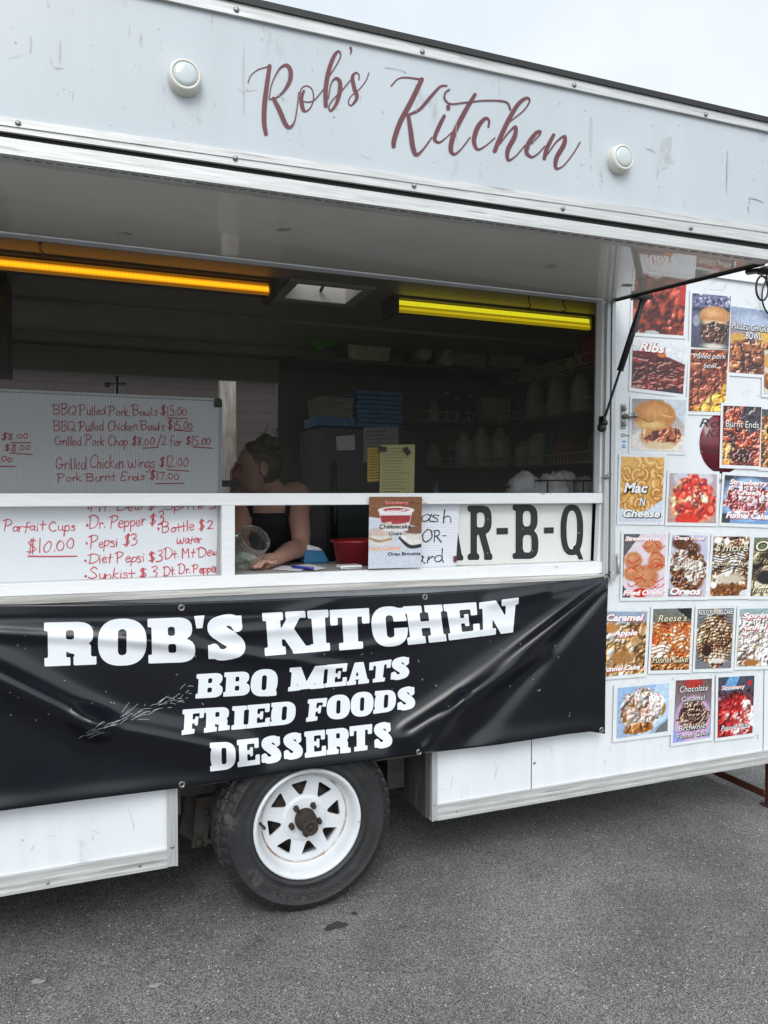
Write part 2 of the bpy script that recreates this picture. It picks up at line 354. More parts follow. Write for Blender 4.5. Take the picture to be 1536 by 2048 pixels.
def g_D(X, Y):
    f = U_(bx(X, Y, .08, .45, 0, 1), bx(X, Y, 0, .3, 0, .19), bx(X, Y, 0, .3, .81, 1), bx(X, Y, .3, .5, 0, 1), sup(X, Y, .5, .5, .48, .5))
    return np.minimum(f, -rbx(X, Y, .44, .63, .2, .8, .08))
# leaner slab capitals of the sign behind the counter
def s_R(X, Y):
    f = U_(bx(X, Y, .12, .38, 0, 1), bx(X, Y, 0, .48, 0, .11), bx(X, Y, 0, .3, .89, 1), bx(X, Y, .3, .55, .47, 1), sup(X, Y, .55, .735, .42, .265, 2.8), para(X, Y, .56, .52, .84, .05, .28), bx(X, Y, .66, 1, 0, .12))
    return np.minimum(f, -U_(bx(X, Y, .38, .5, .60, .87), rbx(X, Y, .4, .69, .60, .87, .12)))
def s_B(X, Y):
    f = U_(bx(X, Y, .12, .40, 0, 1), bx(X, Y, 0, .3, 0, .11), bx(X, Y, 0, .3, .89, 1), bx(X, Y, .3, .55, 0, 1), sup(X, Y, .55, .745, .42, .255, 2.8), sup(X, Y, .56, .27, .44, .27, 2.8))
    return np.minimum(f, -U_(rbx(X, Y, .40, .70, .60, .88, .1), rbx(X, Y, .40, .73, .12, .44, .1)))
def s_Q(X, Y):
    f = np.minimum(sup(X, Y, .5, .53, .5, .47, 2.5), -sup(X, Y, .5, .53, .23, .36, 2.4))
    return U_(f, para(X, Y, .66, .24, .92, -.02, .22), bx(X, Y, .55, .75, .16, .24))
def s_A(X, Y): return U_(para(X, Y, .48, 1, .16, 0, .2), para(X, Y, .54, 1, .84, 0, .28), bx(X, Y, .3, .7, .26, .36), bx(X, Y, 0, .36, 0, .1), bx(X, Y, .6, 1, 0, .1))
def s_dash(X, Y): return bx(X, Y, 0, 1, 0, 1)
def bil(q, x, y):                            # quad TL TR BR BL in picture pixels, x 0..1, y 0 bottom..1 top
    tl, tr, br, bl = [np.array(p, float) for p in q]
    return (tl*(1-x)+tr*x)*y+(bl*(1-x)+br*x)*(1-y)
def letter(mb, g, q, to3, n=30, grow=0.):
    tl, tr, br, bl = [np.array(p, float) for p in q]
    asp = np.linalg.norm(tr-tl)/max(1, np.linalg.norm(bl-tl)); e = .07+grow
    # sample in a box whose y runs 0..1 and x is stretched to the real aspect so that cells stay square
    V, Fc = mesh2d(lambda X, Y: g(X/asp, Y)+grow, -e*asp, (1+e)*asp, -e, 1+e, n)
    i0 = len(mb.v)
    for x, y in V: p = bil(q, x/asp, y); mb.v.append(tuple(to3(p[0], p[1])))
    for f in Fc: mb.face([i0+k for k in f])
# ---- pen and brush strokes
def stroke(mb, pts, to3, lift=0., n=10):
    """pts [(u,v,width)] in picture pixels; ribbon on a surface, to3(u,v,lift)"""
    c = catmull(pts, n); P = c[:, :2]; w = np.maximum(c[:, 2], .5)/2
    T = np.gradient(P, axis=0); T /= np.maximum(np.linalg.norm(T, axis=1), 1e-6)[:, None]; Nn = np.stack([-T[:, 1], T[:, 0]], 1)
    rows = []
    k = len(P)
    def row(p, nn, ww, l): rows.append((p+nn*ww, p-nn*ww, l))
    for a in (.98, .7, .35): row(P[0]-T[0]*w[0]*a, Nn[0], w[0]*math.sqrt(1-a*a), lift)
    for i in range(k): row(P[i], Nn[i], w[i], lift+.0002*i/k)
    for a in (.35, .7, .98): row(P[-1]+T[-1]*w[-1]*a, Nn[-1], w[-1]*math.sqrt(1-a*a), lift+.0002)
    i0 = len(mb.v)
    for a, b, l in rows: mb.v.append(tuple(to3(a[0], a[1], l))); mb.v.append(tuple(to3(b[0], b[1], l)))
    for i in range(len(rows)-1): mb.face((i0+2*i, i0+2*i+1, i0+2*i+3, i0+2*i+2))
# single-stroke hand lettering, x advance, y up (baseline 0, x height .5, capitals 1)
HAND = {
 'A': (.7, [[(0, 0), (.35, 1), (.65, 0)], [(.12, .4), (.55, .4)]]),
 'B': (.72, [[(.12, 1), (.1, .5), (.1, 0)], [(-.12, .86), (.2, 1), (.5, .95), (.55, .75), (.35, .55), (.15, .53)], [(.15, .53), (.5, .5), (.62, .25), (.4, .02), (.1, 0)]]),
 'C': (.62, [[(.55, .85), (.35, 1), (.1, .75), (.05, .35), (.25, .02), (.55, .12)]]),
 'D': (.8, [[(.12, .95), (.1, .5), (.08, 0)], [(-.1, .85), (.3, 1), (.7, .75), (.68, .3), (.4, .03), (.08, 0)]]),
 'E': (.6, [[(.5, .95), (.1, .95), (.08, .5), (.05, .02), (.5, .04)], [(.08, .5), (.42, .52)]]),
 'G': (.75, [[(.55, .85), (.35, 1.02), (.1, .75), (.05, .35), (.3, .0), (.6, .2), (.62, .42)], [(.35, .42), (.72, .42)]]),
 'M': (.8, [[(.05, 0), (.1, .95)], [(.1, .95), (.35, .45), (.6, .95), (.65, 0)]]),
 'O': (.85, [[(.4, 1), (.05, .6), (.1, .15), (.4, 0), (.72, .35), (.65, .85), (.35, 1)]]),
 'P': (.66, [[(.12, .95), (.1, .4), (.08, -.05)], [(-.1, .85), (.2, 1), (.52, .9), (.52, .65), (.3, .48), (.12, .46)]]),
 'Q': (.8, [[(.4, .95), (.05, .65), (.1, .15), (.4, .02), (.68, .4), (.6, .85), (.35, .95)], [(.4, .25), (.75, -.05)]]),
 'R': (.66, [[(.1, 0), (.1, .95)], [(0, .9), (.3, 1), (.5, .8), (.35, .55), (.12, .5)], [(.25, .5), (.62, 0)]]),
 'S': (.6, [[(.52, .85), (.3, 1), (.08, .8), (.2, .58), (.45, .42), (.5, .15), (.25, 0), (.0, .1)]]),
 'W': (.85, [[(.05, .75), (.12, .1), (.3, .1), (.4, .5)], [(.4, .5), (.48, .08), (.68, .12), (.75, .75)]]),
 'a': (.48, [[(.38, .42), (.2, .52), (.04, .3), (.1, .03), (.28, .08), (.38, .42)], [(.38, .5), (.36, .15), (.46, .0)]]),
 'b': (.45, [[(.08, .95), (.06, .05)], [(.06, .3), (.25, .5), (.4, .3), (.3, .03), (.06, .05)]]),
 'c': (.4, [[(.36, .42), (.2, .52), (.04, .28), (.14, .02), (.36, .08)]]),
 'd': (.5, [[(.38, .42), (.2, .52), (.04, .3), (.1, .03), (.28, .08), (.38, .35)], [(.42, .98), (.39, .3), (.42, 0)]]),
 'e': (.44, [[(.06, .26), (.34, .32), (.3, .5), (.12, .46), (.05, .2), (.18, .0), (.38, .1)]]),
 'f': (.42, [[(.42, .88), (.28, 1), (.18, .8), (.16, .3), (.12, -.1)], [(0, .5), (.38, .52)]]),
 'g': (.5, [[(.38, .42), (.2, .52), (.05, .3), (.14, .05), (.36, .2)], [(.4, .5), (.42, -.1), (.28, -.35), (.05, -.25)]]),
 'h': (.46, [[(.08, .98), (.07, 0)], [(.07, .3), (.24, .5), (.36, .38), (.38, 0)]]),
 'i': (.22, [[(.08, .48), (.09, .0)], [(.1, .68), (.11, .72)]]),
 'k': (.44, [[(.08, .95), (.07, 0)], [(.36, .5), (.1, .25), (.4, 0)]]),
 'l': (.22, [[(.1, .98), (.08, 0)]]),
 'n': (.46, [[(.06, .48), (.06, 0)], [(.06, .3), (.22, .5), (.36, .4), (.37, 0)]]),
 'o': (.46, [[(.2, .5), (.04, .28), (.14, .02), (.36, .15), (.36, .42), (.18, .5)]]),
 'p': (.48, [[(.08, .5), (.06, 0), (.05, -.38)], [(.07, .35), (.28, .52), (.42, .3), (.28, .04), (.07, .08)]]),
 'r': (.36, [[(.06, .5), (.07, 0)], [(.07, .28), (.2, .48), (.34, .44)]]),
 's': (.4, [[(.36, .45), (.2, .52), (.08, .4), (.3, .22), (.28, .02), (.04, .04)]]),
 't': (.42, [[(.2, .85), (.18, .1), (.2, 0)], [(.0, .48), (.4, .52)]]),
 'u': (.46, [[(.06, .5), (.07, .12), (.2, .0), (.36, .15)], [(.37, .5), (.37, .1), (.44, 0)]]),
 'w': (.6, [[(.04, .5), (.1, .05), (.24, .08), (.28, .35)], [(.28, .35), (.34, .05), (.5, .1), (.52, .5)]]),
 '$': (.6, [[(.48, .82), (.28, .92), (.1, .74), (.3, .52), (.46, .3), (.28, .08), (.03, .16)], [(.24, 1.02), (.2, -.05)], [(.34, 1.02), (.3, -.05)]]),
 '0': (.5, [[(.22, .75), (.05, .45), (.12, .1), (.32, .1), (.42, .45), (.32, .72), (.2, .75)]]),
 '1': (.24, [[(.12, .98), (.1, 0)]]),
 '2': (.55, [[(.06, .8), (.25, .98), (.42, .78), (.3, .42), (.06, .04)], [(.06, .04), (.5, .04)]]),
 '3': (.52, [[(.06, .9), (.3, 1), (.42, .78), (.2, .55)], [(.2, .55), (.46, .4), (.36, .05), (.04, .0)]]),
 '5': (.5, [[(.42, .95), (.12, .95), (.1, .58)], [(.1, .58), (.4, .5), (.36, .08), (.06, .02)]]),
 '6': (.5, [[(.38, .95), (.12, .6), (.06, .2), (.25, .0), (.42, .2), (.3, .42), (.08, .25)]]),
 '7': (.5, [[(.04, .92), (.44, .95)], [(.44, .95), (.28, .4), (.2, -.05)]]),
 '8': (.5, [[(.36, .82), (.18, .95), (.1, .72), (.36, .35), (.28, .02), (.06, .15), (.2, .45), (.36, .82)]]),
 '/': (.35, [[(.3, 1.1), (.02, -.2)]]), '-': (.4, [[(.04, .42), (.34, .44)]]), '.': (.2, [[(.08, .04), (.1, .07)]]), '*': (.3, [[(.1, .3), (.14, .36), (.1, .4)]]), ' ': (.28, []),
}
def hand_width(s): return sum(HAND[c][0] for c in s)
def hand_text(mb, s, u0, v0, u1, v1, h, to3, pen=3.0, seed=0, k0=0):
    """text s from (u0,v0) to (u1,v1) (baseline), capital height h, all in picture pixels"""
    rr = random.Random(seed); tot = hand_width(s); x = 0.; dx, dy = (u1-u0)/tot, (v1-v0)/tot; k = k0
    for c in s:
        adv, sts = HAND[c]; jx, jy, js = rr.uniform(-.035, .035), rr.uniform(-.07, .07), rr.uniform(.86, 1.14); sl = rr.uniform(-.06, .12)
        for st in sts:
            pp = [(u0+dx*(x+px*rr.uniform(.95, 1.05)+jx+sl*py+rr.uniform(-.018, .018)), v0+dy*(x+px)-h*(py*js+jy+rr.uniform(-.025, .025)), pen*rr.uniform(.7, 1.2)*(1.7 if c == '*' else 1)) for px, py in st]
            stroke(mb, pp, to3, lift=.0004*(k % 5), n=6); k += 1
        x += adv
def on_plane(y):
    return lambda u, v, l=0.: W(u, v, y-l)
# ---- printed lettering from the built-in face
def type_mesh(s, bold=0., shear=0., spacing=1.0):
    cu = bpy.data.curves.new('t', 'FONT'); cu.body = s; cu.size = 1; cu.shear = shear; cu.offset = bold; cu.space_character = spacing; cu.resolution_u = 3
    o = bpy.data.objects.new('t', cu); COL.objects.link(o); dg = bpy.context.evaluated_depsgraph_get()
    me = bpy.data.meshes.new_from_object(o.evaluated_get(dg)); V = np.array([v.co[:2] for v in me.vertices]); Fc = [tuple(p.vertices) for p in me.polygons]
    bpy.data.objects.remove(o); bpy.data.curves.remove(cu); bpy.data.meshes.remove(me)
    return V, Fc
def type_on(mb, s, q, y, bold=.012, shear=.0, fit=None, box=None, spacing=1.):
    """print s inside quad q (TL TR BR BL px, cap box) on plane y; box keeps the size of a bolder copy in step"""
    V, Fc = type_mesh(s, bold, shear, spacing); lo, hi = (V.min(0), V.max(0)) if box is None else box; i0 = len(mb.v)
    for x, yy in V:
        p = bil(q, (x-lo[0])/(hi[0]-lo[0]), (yy-lo[1])/(hi[1]-lo[1])); mb.v.append(tuple(W(p[0], p[1], y)))
    for f in Fc: mb.face([i0+k for k in f])
    return lo, hi
# ================================================================= GROUND
def ground_mat():
    m = bpy.data.materials.new('worn_asphalt'); m.use_nodes = True; N = m.node_tree.nodes; K = m.node_tree.links
    b = N['Principled BSDF']; b.inputs['Roughness'].default_value = .82; b.inputs['Specular IOR Level'].default_value = .3
    tc = N.new('ShaderNodeTexCoord'); P = tc.outputs['Object']
    def noise(s, d=4, r=.6):
        n = N.new('ShaderNodeTexNoise'); n.inputs['Scale'].default_value = s; n.inputs['Detail'].default_value = d; n.inputs['Roughness'].default_value = r; K.new(P, n.inputs['Vector']); return n.outputs['Fac']
    def ramp(f, *st):
        r = N.new('ShaderNodeValToRGB'); cr = r.color_ramp
        while len(cr.elements) < len(st): cr.elements.new(.5)
        for e, (p, c) in zip(cr.elements, st): e.position = p; e.color = (*(c if hasattr(c, '__len__') else (c, c, c)), 1)
        K.new(f, r.inputs['Fac']); return r.outputs[0]
    def mix(f, a, c, mode='MIX'):
        x = N.new('ShaderNodeMixRGB'); x.blend_type = mode
        if isinstance(f, float): x.inputs[0].default_value = f
        else: K.new(f, x.inputs[0])
        K.new(a, x.inputs[1])
        if isinstance(c, tuple): x.inputs[2].default_value = (*c, 1)
        else: K.new(c, x.inputs[2])
        return x.outputs[0]
    col = ramp(noise(215, 3, .72), (.38, (.045, .044, .042)), (.50, (.165, .161, .154)), (.62, (.33, .323, .308)))
    col = mix(1.0, col, ramp(noise(420, 2, .6), (.36, .5), (.62, 1.3)), 'MULTIPLY')
    col = mix(1.0, col, ramp(noise(.95, 4), (.34, (.68, .68, .685)), (.66, (1.2, 1.195, 1.18))), 'MULTIPLY')
    col = mix(1.0, col, ramp(noise(7, 5, .7), (.30, .84), (.66, 1.06)), 'MULTIPLY')
    vo = N.new('ShaderNodeTexVoronoi'); vo.inputs['Scale'].default_value = 80; K.new(P, vo.inputs['Vector'])
    sp = N.new('ShaderNodeSeparateColor'); K.new(vo.outputs['Color'], sp.inputs[0])
    k1 = ramp(sp.outputs[0], (.945, 0.), (.95, 1.)); k2 = ramp(vo.outputs['Distance'], (.26, 1.), (.36, 0.))
    k = mix(1.0, k1, k2, 'MULTIPLY')
    col = mix(k, col, (.42, .415, .40))
    k = ramp(noise(2.7, 6, .72), (.655, 0.), (.70, .55))
    col = mix(k, col, (.035, .034, .033))
    K.new(col, b.inputs['Base Color'])
    bp = N.new('ShaderNodeBump'); bp.inputs['Strength'].default_value = .55; bp.inputs['Distance'].default_value = .006
    K.new(noise(210, 3, .7), bp.inputs['Height']); K.new(bp.outputs[0], b.inputs['Normal'])
    return m
GZ = -.025
g = MB(); g.quad((-60, -60, GZ), (60, -60, GZ), (60, 60, GZ), (-60, 60, GZ))
o = add('ground', g, ground_mat(), fix=False, loc=(0, 0, 0)); tag(o, 'worn grey asphalt of the parking lot under the trailer', kind='structure')
def blotch(u, v, r, name, label, m, seed, stretch=1.6):
    rr = random.Random(seed); c = WZ(u, v, GZ+.004); mb = MB(); n = 26; ph = [rr.uniform(0, 6.3) for _ in range(4)]
    pts = []
    for k in range(n):
        a = 2*PI*k/n; q = r*(1+.25*math.sin(2*a+ph[0])+.18*math.sin(3*a+ph[1])+.1*math.sin(5*a+ph[2]))
        pts.append((c.x+q*math.cos(a)*stretch, c.y+q*math.sin(a)*1.2, GZ+.004))
    i = [mb.vert(p) for p in pts]; mb.face(i)
    return tag(add(name, mb, m, fix=False), label, 'stain')
M_OIL = mat('dried_oil_spot', (.055, .054, .053), .6, var=.4, scale=60)
M_GUM = mat('flattened_gum', (.33, .33, .31), .8, var=.2, scale=60)
blotch(672, 1851, .022, 'oil_stain', 'small dark oil stain on asphalt below the tyre', M_OIL, 3)
blotch(709, 1826, .008, 'oil_drip', 'tiny dark oil drip beside the tyre shoulder', M_OIL, 5)
blotch(310, 1971, .010, 'gum_spot', 'pale flattened gum spot near the front of the asphalt', M_GUM, 8)
blotch(75, 1963, .012, 'gum_spot', 'pale smear on asphalt towards the lower left corner', M_GUM, 9)

# ================================================================= TRAILER
XL, XR, ZB, ZT, YB = -1.6, 3.25, .249, 2.585, 2.1
ZW0, ZW1 = 1.218, 2.414                      # serving opening
XO0, XO1 = -1.4, 2.085
T = thing('food_trailer', (0.85, 1.0, 0), 'white food trailer with open serving window and one spoked wheel', 'food trailer')
def strip(mb, a, b, y, th=.02):
    """bar along the wall: a=(u, vtop, vbottom) left, b the same right; front face on plane y, th thick"""
    mb.prism([W(a[0], a[2], y), W(b[0], b[2], y), W(b[0], b[1], y), W(a[0], a[1], y)], (0, th, 0))
def lx(a0, a1, u): return a0+(a1-a0)*u/1536.0
XA0, XA1 = W(353, 1650).x, W(861, 1600).x     # wheel arch
ZARCH = .66
w = MB()
TH = .05
w.box(XO1, XR, 0, TH, ZB, ZT)                          # right of the window
w.box(XL, XO1, 0, TH, ZARCH, ZW0)                      # below the window
w.box(XL, XA0, 0, TH, ZB, ZARCH)                       # skirt left of the wheel
w.box(XA1, XO1, 0, TH, ZB, ZARCH)                      # skirt right of the wheel
w.box(XL, XO1, 0, TH, ZW1, ZT)                         # header
w.box(XL, XO0, 0, TH, ZW0, ZW1)
wall_o = add('side_wall', w, M_WALL, T)
for (u0, v0, u1, v1) in ((1063, 1440, 1061, 1587), (1528, 1330, 1527, 1512)):     # sheet joints
    a, b = W(u0, v0), W(u1, v1); s = MB(); s.box(a.x-.0016, a.x+.0016, -.0012, .002, b.z, a.z); add('sheet_joint', s, M_RUB, T)
# rest of the body
w = MB(); YI = YB-.05
w.box(XR-.05, XR, TH, YB, ZB+.25, ZT-.002); w.box(XL, XL+.05, TH, YB, ZB, ZT-.002)
XK0, XK1, ZK0, ZK1 = -1.3, W(556, 800, YI).x, 1.25, W(300, 750, YI).z     # opening in the far side
w.box(XL+.05, XK0, YI, YB, ZB+.2, ZT-.002); w.box(XK1, XR-.05, YI, YB, ZB+.25, ZT-.002)
w.box(XK0, XK1, YI, YB, ZB+.2, ZK0); w.box(XK0, XK1, YI, YB, ZK1+.14, ZT-.002)
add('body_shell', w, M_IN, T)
hd = MB(); hd.box(XK0, XK1, YI-.02, YI+.03, ZK1, ZK1+.139); hd.box(XK0, XK1, YI-.035, YI+.0, ZK1-.012, ZK1+.012)
add('rear_header', hd, mat('grey_header_board', (.36, .35, .33), .5, var=.12, scale=8, stretch=(.3, 1, 1), spots=(.6, .6, .58), spot_scale=5, spot_amt=.2), T)
ps = MB(); a, b = W(441, 765, 3.0), W(473, 985, 3.0); ps.box(a.x, b.x, 3.0, 3.1, GZ, 2.9); ps.box(a.x-.02, b.x+.02, 2.98, 3.12, GZ, GZ+.18)
tag(add('wooden_post', ps, mat('peeling_painted_post', (.52, .50, .45), .7, col2=(.22, .17, .13), scale=9, stretch=(1.5, 1, .4), bump=.3)), 'peeling pale wooden post standing behind the trailer', 'post')
rod = MB(); a = W(234, 752, YI-.05); rod.tube([(a.x, a.y, a.z), (a.x, a.y, a.z-.28)], .012, 10); rod.tube([(a.x-.06, a.y-.01, a.z-.05), (a.x+.05, a.y-.01, a.z-.045)], .006, 8); rod.ball((a.x-.055, a.y-.01, a.z-.055), (.02, .014, .016))
add('rear_prop_rod', rod, M_CHROME, T)
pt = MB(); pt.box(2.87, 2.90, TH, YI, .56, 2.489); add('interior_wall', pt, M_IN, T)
fl = MB(); fl.box(XL+.05, XR-.05, TH, YI, .50, .56); add('trailer_floor', fl, M_FLOORI, T)
HX0, HX1, HY0, HY1 = .795, 1.115, .450, .725           # roof hatch
def sheet_hole(mb, z0, z1, y0):
    mb.box(XL+.05, HX0, y0, YI, z0, z1); mb.box(HX1, XR-.05, y0, YI, z0, z1); mb.box(HX0, HX1, y0, HY0, z0, z1); mb.box(HX0, HX1, HY1, YI, z0, z1)
c = MB(); sheet_hole(c, 2.49, 2.50, TH); ce = add('ceiling', c, M_CEIL, T)
c = MB(); c.box(XL+.05, 2.87, 1.16, 1.20, 2.472, 2.49); c.box(XL+.05, 2.87, 1.90, YI, 2.44, 2.489); add('ceiling_batten', c, M_CEIL, T)
c = MB(); sheet_hole(c, 2.55, ZT+.015, .002); add('roof', c, M_WALL, T)
c = MB(); q = .035
for (x0, x1, y0, y1) in ((HX0-q, HX0, HY0-q, HY1+q), (HX1, HX1+q, HY0-q, HY1+q), (HX0, HX1, HY0-q, HY0), (HX0, HX1, HY1, HY1+q)): c.box(x0, x1, y0, y1, 2.478, 2.4895)
for (x0, x1, y0, y1) in ((HX0+.001, HX0+.012, HY0, HY1), (HX1-.012, HX1-.001, HY0, HY1), (HX0+.012, HX1-.012, HY0+.001, HY0+.012), (HX0+.012, HX1-.012, HY1-.012, HY1-.001)): c.box(x0, x1, y0, y1, 2.482, 2.66)
vent = add('roof_vent', c, mat('white_vent_plastic', (.66, .64, .60), .4, var=.06), T)
c = MB(); c.tube([(.98, HY0+.06, 2.60), (.98, HY1-.02, 2.53)], .008, 8); c.tube([(HX0+.02, .56, 2.62), (HX1-.02, .56, 2.62)], .007, 8); add('crank_arm', c, M_BLK, vent)
lidm = bpy.data.materials.new('milky_vent_lid'); lidm.use_nodes = True; bb = lidm.node_tree.nodes['Principled BSDF']
bb.inputs['Base Color'].default_value = (.85, .8, .76, 1); bb.inputs['Transmission Weight'].default_value = .8; bb.inputs['Roughness'].default_value = .5; bb.inputs['IOR'].default_value = 1.05
c = MB(); c.prism([(HX0-.03, HY0-.03, 2.95), (HX1+.03, HY0-.03, 2.95), (HX1+.03, HY1+.03, 2.68), (HX0-.03, HY1+.03, 2.68)], (0, 0, .006)); add('vent_lid', c, lidm, vent)

# ---- serving window frame
U0 = -330
def ve(v0, u1, v1): return v0+(v1-v0)*(U0)/u1          # extend a picture line to u = U0
m = MB(); strip(m, (U0, 987, ve(1014, 1206, 1006.5)), (1206, 986, 1006.5), -.012, .045)
o = add('mid_rail', m, M_WOOD, T, bevel=.003)
m = MB(); strip(m, (U0, ve(1168, 1206, 1123), ve(1194, 1206, 1147)), (1206, 1123, 1147), -.012, .032)
add('lower_rail', m, M_WOOD, T, bevel=.003)
m = MB(); strip(m, (443.5, 1009, 1152), (470, 1008.5, 1151), -.010, .04); add('window_post', m, M_WOOD, T, bevel=.002)
m = MB(); m.prism([W(1195, 1123, .0), W(1205, 1123, .0), W(1207, 1007, .0), W(1200, 1007, .0)], (0, .03, 0)); m.prism([W(1199, 985.5, .0), W(1206.5, 985.5, .0), W(1217, 598, .0), W(1205, 598, .0)], (0, .05, 0))
add('window_stile', m, M_WOOD, T, bevel=.002)
m = MB()
for (a, b, c_, d, yy) in ((1215.5, 1222, 1205.5, 1216, -.020), (1222.3, 1225, 1216.3, 1220, -.010), (1225.3, 1231.5, 1220.3, 1230.5, -.024)):
    m.prism([W(c_, 1158, yy), W(d, 1158, yy), W(b, 601, yy), W(a, 601, yy)], (0, -yy-.001, 0))
jamb = add('window_jamb', m, M_ALUV, T)
m = MB(); m.prism([W(1214, 1161, -.028), W(1231, 1161, -.028), W(1231, 1140, -.028), W(1218, 1150, -.028)], (0, .003, 0)); add('corner_plate', m, M_ALUV, T)
m = MB(); strip(m, (U0, ve(1197, 1205, 1149), ve(1211.5, 1205, 1158)), (1207, 1149, 1158), -.045, .046); add('counter_ledge', m, M_GREYW, T, bevel=.002)
m = MB(); a = W(U0, 1150, 0); m.box(-1.35, 2.04, .025, .43, 1.245, 1.272); add('counter', m, mat('laminate_counter', (.42, .41, .39), .4, var=.12, scale=10), T, bevel=.003)
# insect screen over the upper opening
sm = bpy.data.materials.new('insect_screen_mesh'); sm.use_nodes = True; N = sm.node_tree.nodes; K = sm.node_tree.links; N.clear()
so = N.new('ShaderNodeOutputMaterial'); st_ = N.new('ShaderNodeBsdfTransparent'); sd_ = N.new('ShaderNodeBsdfDiffuse'); sx = N.new('ShaderNodeMixShader')
sd_.inputs['Color'].default_value = (.026, .026, .022, 1)
tc = N.new('ShaderNodeTexCoord'); wv = N.new('ShaderNodeTexWave'); wv.bands_direction = 'X'; wv.inputs['Scale'].default_value = 36; wv.inputs['Distortion'].default_value = 1.2; wv.inputs['Detail'].default_value = 1
mr = N.new('ShaderNodeMapRange'); mr.inputs['To Min'].default_value = .41; mr.inputs['To Max'].default_value = .51
K.new(tc.outputs['Object'], wv.inputs['Vector']); K.new(wv.outputs['Fac'], mr.inputs['Value']); K.new(mr.outputs[0], sx.inputs[0]); K.new(st_.outputs[0], sx.inputs[1]); K.new(sd_.outputs[0], sx.inputs[2]); K.new(sx.outputs[0], so.inputs['Surface'])
m = MB(); m.quad((-1.39, .040, 1.55), (2.072, .040, 1.55), (2.072, .040, 2.413), (-1.39, .040, 2.413)); add('insect_screen', m, sm, T, fix=False)

# ---- aluminium trims with screws
def screw(parent, p, r=.0065, n=(0, -1, 0), m=M_SCREW):
    mb = MB(); mb.lathe([(r*.05, r*.55), (r*.45, r*.5), (r*.8, r*.32), (r, .0), (r, -.002)], frame(p, n), 12); return add('screw', mb, m, parent)
XS0, XS1 = W(355, 1700).x, W(872, 1630).x
for x0, x1, scr in ((XL, XS0-.036, ((96, 1766), (280, 1732))), (XS1+.0, XR, ((913, 1622), (1102, 1589), (1271, 1560), (1420, 1534)))):
    tr = MB()
    for (za, zb, y) in ((ZB, ZB+.010, -.016), (ZB+.010, ZB+.026, -.010), (ZB+.026, ZB+.033, -.015), (ZB+.033, ZB+.055, -.008), (ZB+.055, ZB+.061, -.011)):
        tr.box(x0, x1, y, -.0005, za, zb)
    trim = add('skirt_trim', tr, M_ALU, T)
    for (u, v) in scr: screw(trim, W(u, v, -.009))
for x0, x1, sx_, sv in ((XS0-.036, XS0, (345, 1694), 1), (XA1, XS1, (866.5, 1611), -1)):
    c = MB(); c.box(x0, x1, -.012, -.0005, ZB, .70); c.box(x0+(.028 if sv > 0 else .0), x0+(.036 if sv > 0 else .006), -.0165, -.0125, ZB, .70)
    if sv > 0: c.box(x1-.004, x1, .0, .05, ZB, .70)
    cc = add('corner_trim', c, M_ALUV, T); screw(cc, W(sx_[0], sx_[1], -.0125))
screw(wall_o, W(1069, 1526, -.001), .006)
# roof edge trim at the right, with a joint line below it
c = MB(); c.box(XO1+.1, XR, -.014, -.001, 2.575, 2.66); c.box(XL, XR, .0, .05, ZT+.017, 2.65); add('roof_edge_trim', c, M_WOOD, T)
# ---- wheel well and undercarriage
c = MB(); c.box(XA1-.022, XA1-.001, .0, .36, .262, .70); c.box(XA0+.001, XA0+.02, .06, .30, .40, .70); c.box(XA0, XA1, .34, .37, .62, .70); c.box(XA0+.021, XA1-.023, .06, .37, .70, .72)
add('wheel_well', c, M_DPLY, T)
c = MB(); c.box(XL+.1, XR-.05, .40, .45, .36, .50); c.box(XL+.1, XR-.05, 1.62, 1.67, .36, .50)
for x in (-.9, 0, .35, 1.1, 1.7, 2.4): c.box(x, x+.05, .45, 1.62, .42, .498)
c.box(XA0+.02, XA0+.26, .24, .40, .47, .53); c.box(XA0+.02, XA0+.26, .26, .40, .385, .47)
add('chassis_frame', c, M_STEEL, T)
c = MB(); a = W(403, 1620, .30); b = W(398, 1685, .30)
c.prism([(b.x-.028, .30, b.z-.02), (b.x+.03, .30, b.z-.02), (a.x+.045, .30, a.z+.05), (a.x-.02, .30, a.z+.05)], (0, .012, 0))
c.prism([(b.x-.07, .37, b.z+.02), (b.x-.02, .37, b.z-.02), (a.x+.0, .37, a.z+.05), (a.x-.05, .37, a.z+.05)], (0, .012, 0))
c.lathe([(.001, .016), (.018, .014), (.020, 0)], frame((b.x, .30, b.z), (0, -1, 0)), 6); c.tube([(b.x, .30, b.z), (b.x, .39, b.z)], .012, 8); c.obox((b.x, .335, b.z-.005), (b.x+.6, .335, b.z-.02), .06, .018)
c.lathe([(.001, .014), (.014, .012), (.016, 0)], frame((a.x+.02, .30, a.z-.01), (0, -1, 0)), 6)
add('spring_hanger', c, M_STEEL, T)
c = MB(); a, b = W(775, 1535, .2), W(800, 1575, .2); c.box(a.x, b.x+.02, .2, .36, b.z, a.z+.04); add('fender_bracket', c, M_STEEL, T)
c = MB(); c.tube([(.714, .10, .335), (.714, 2.0, .335)], .038, 14); add('axle', c, M_STEEL, T)
c = MB(); c.box(XL, XR-.4, YB-.05, YB, ZB, ZB+.2); add('far_skirt', c, M_WALL, T)
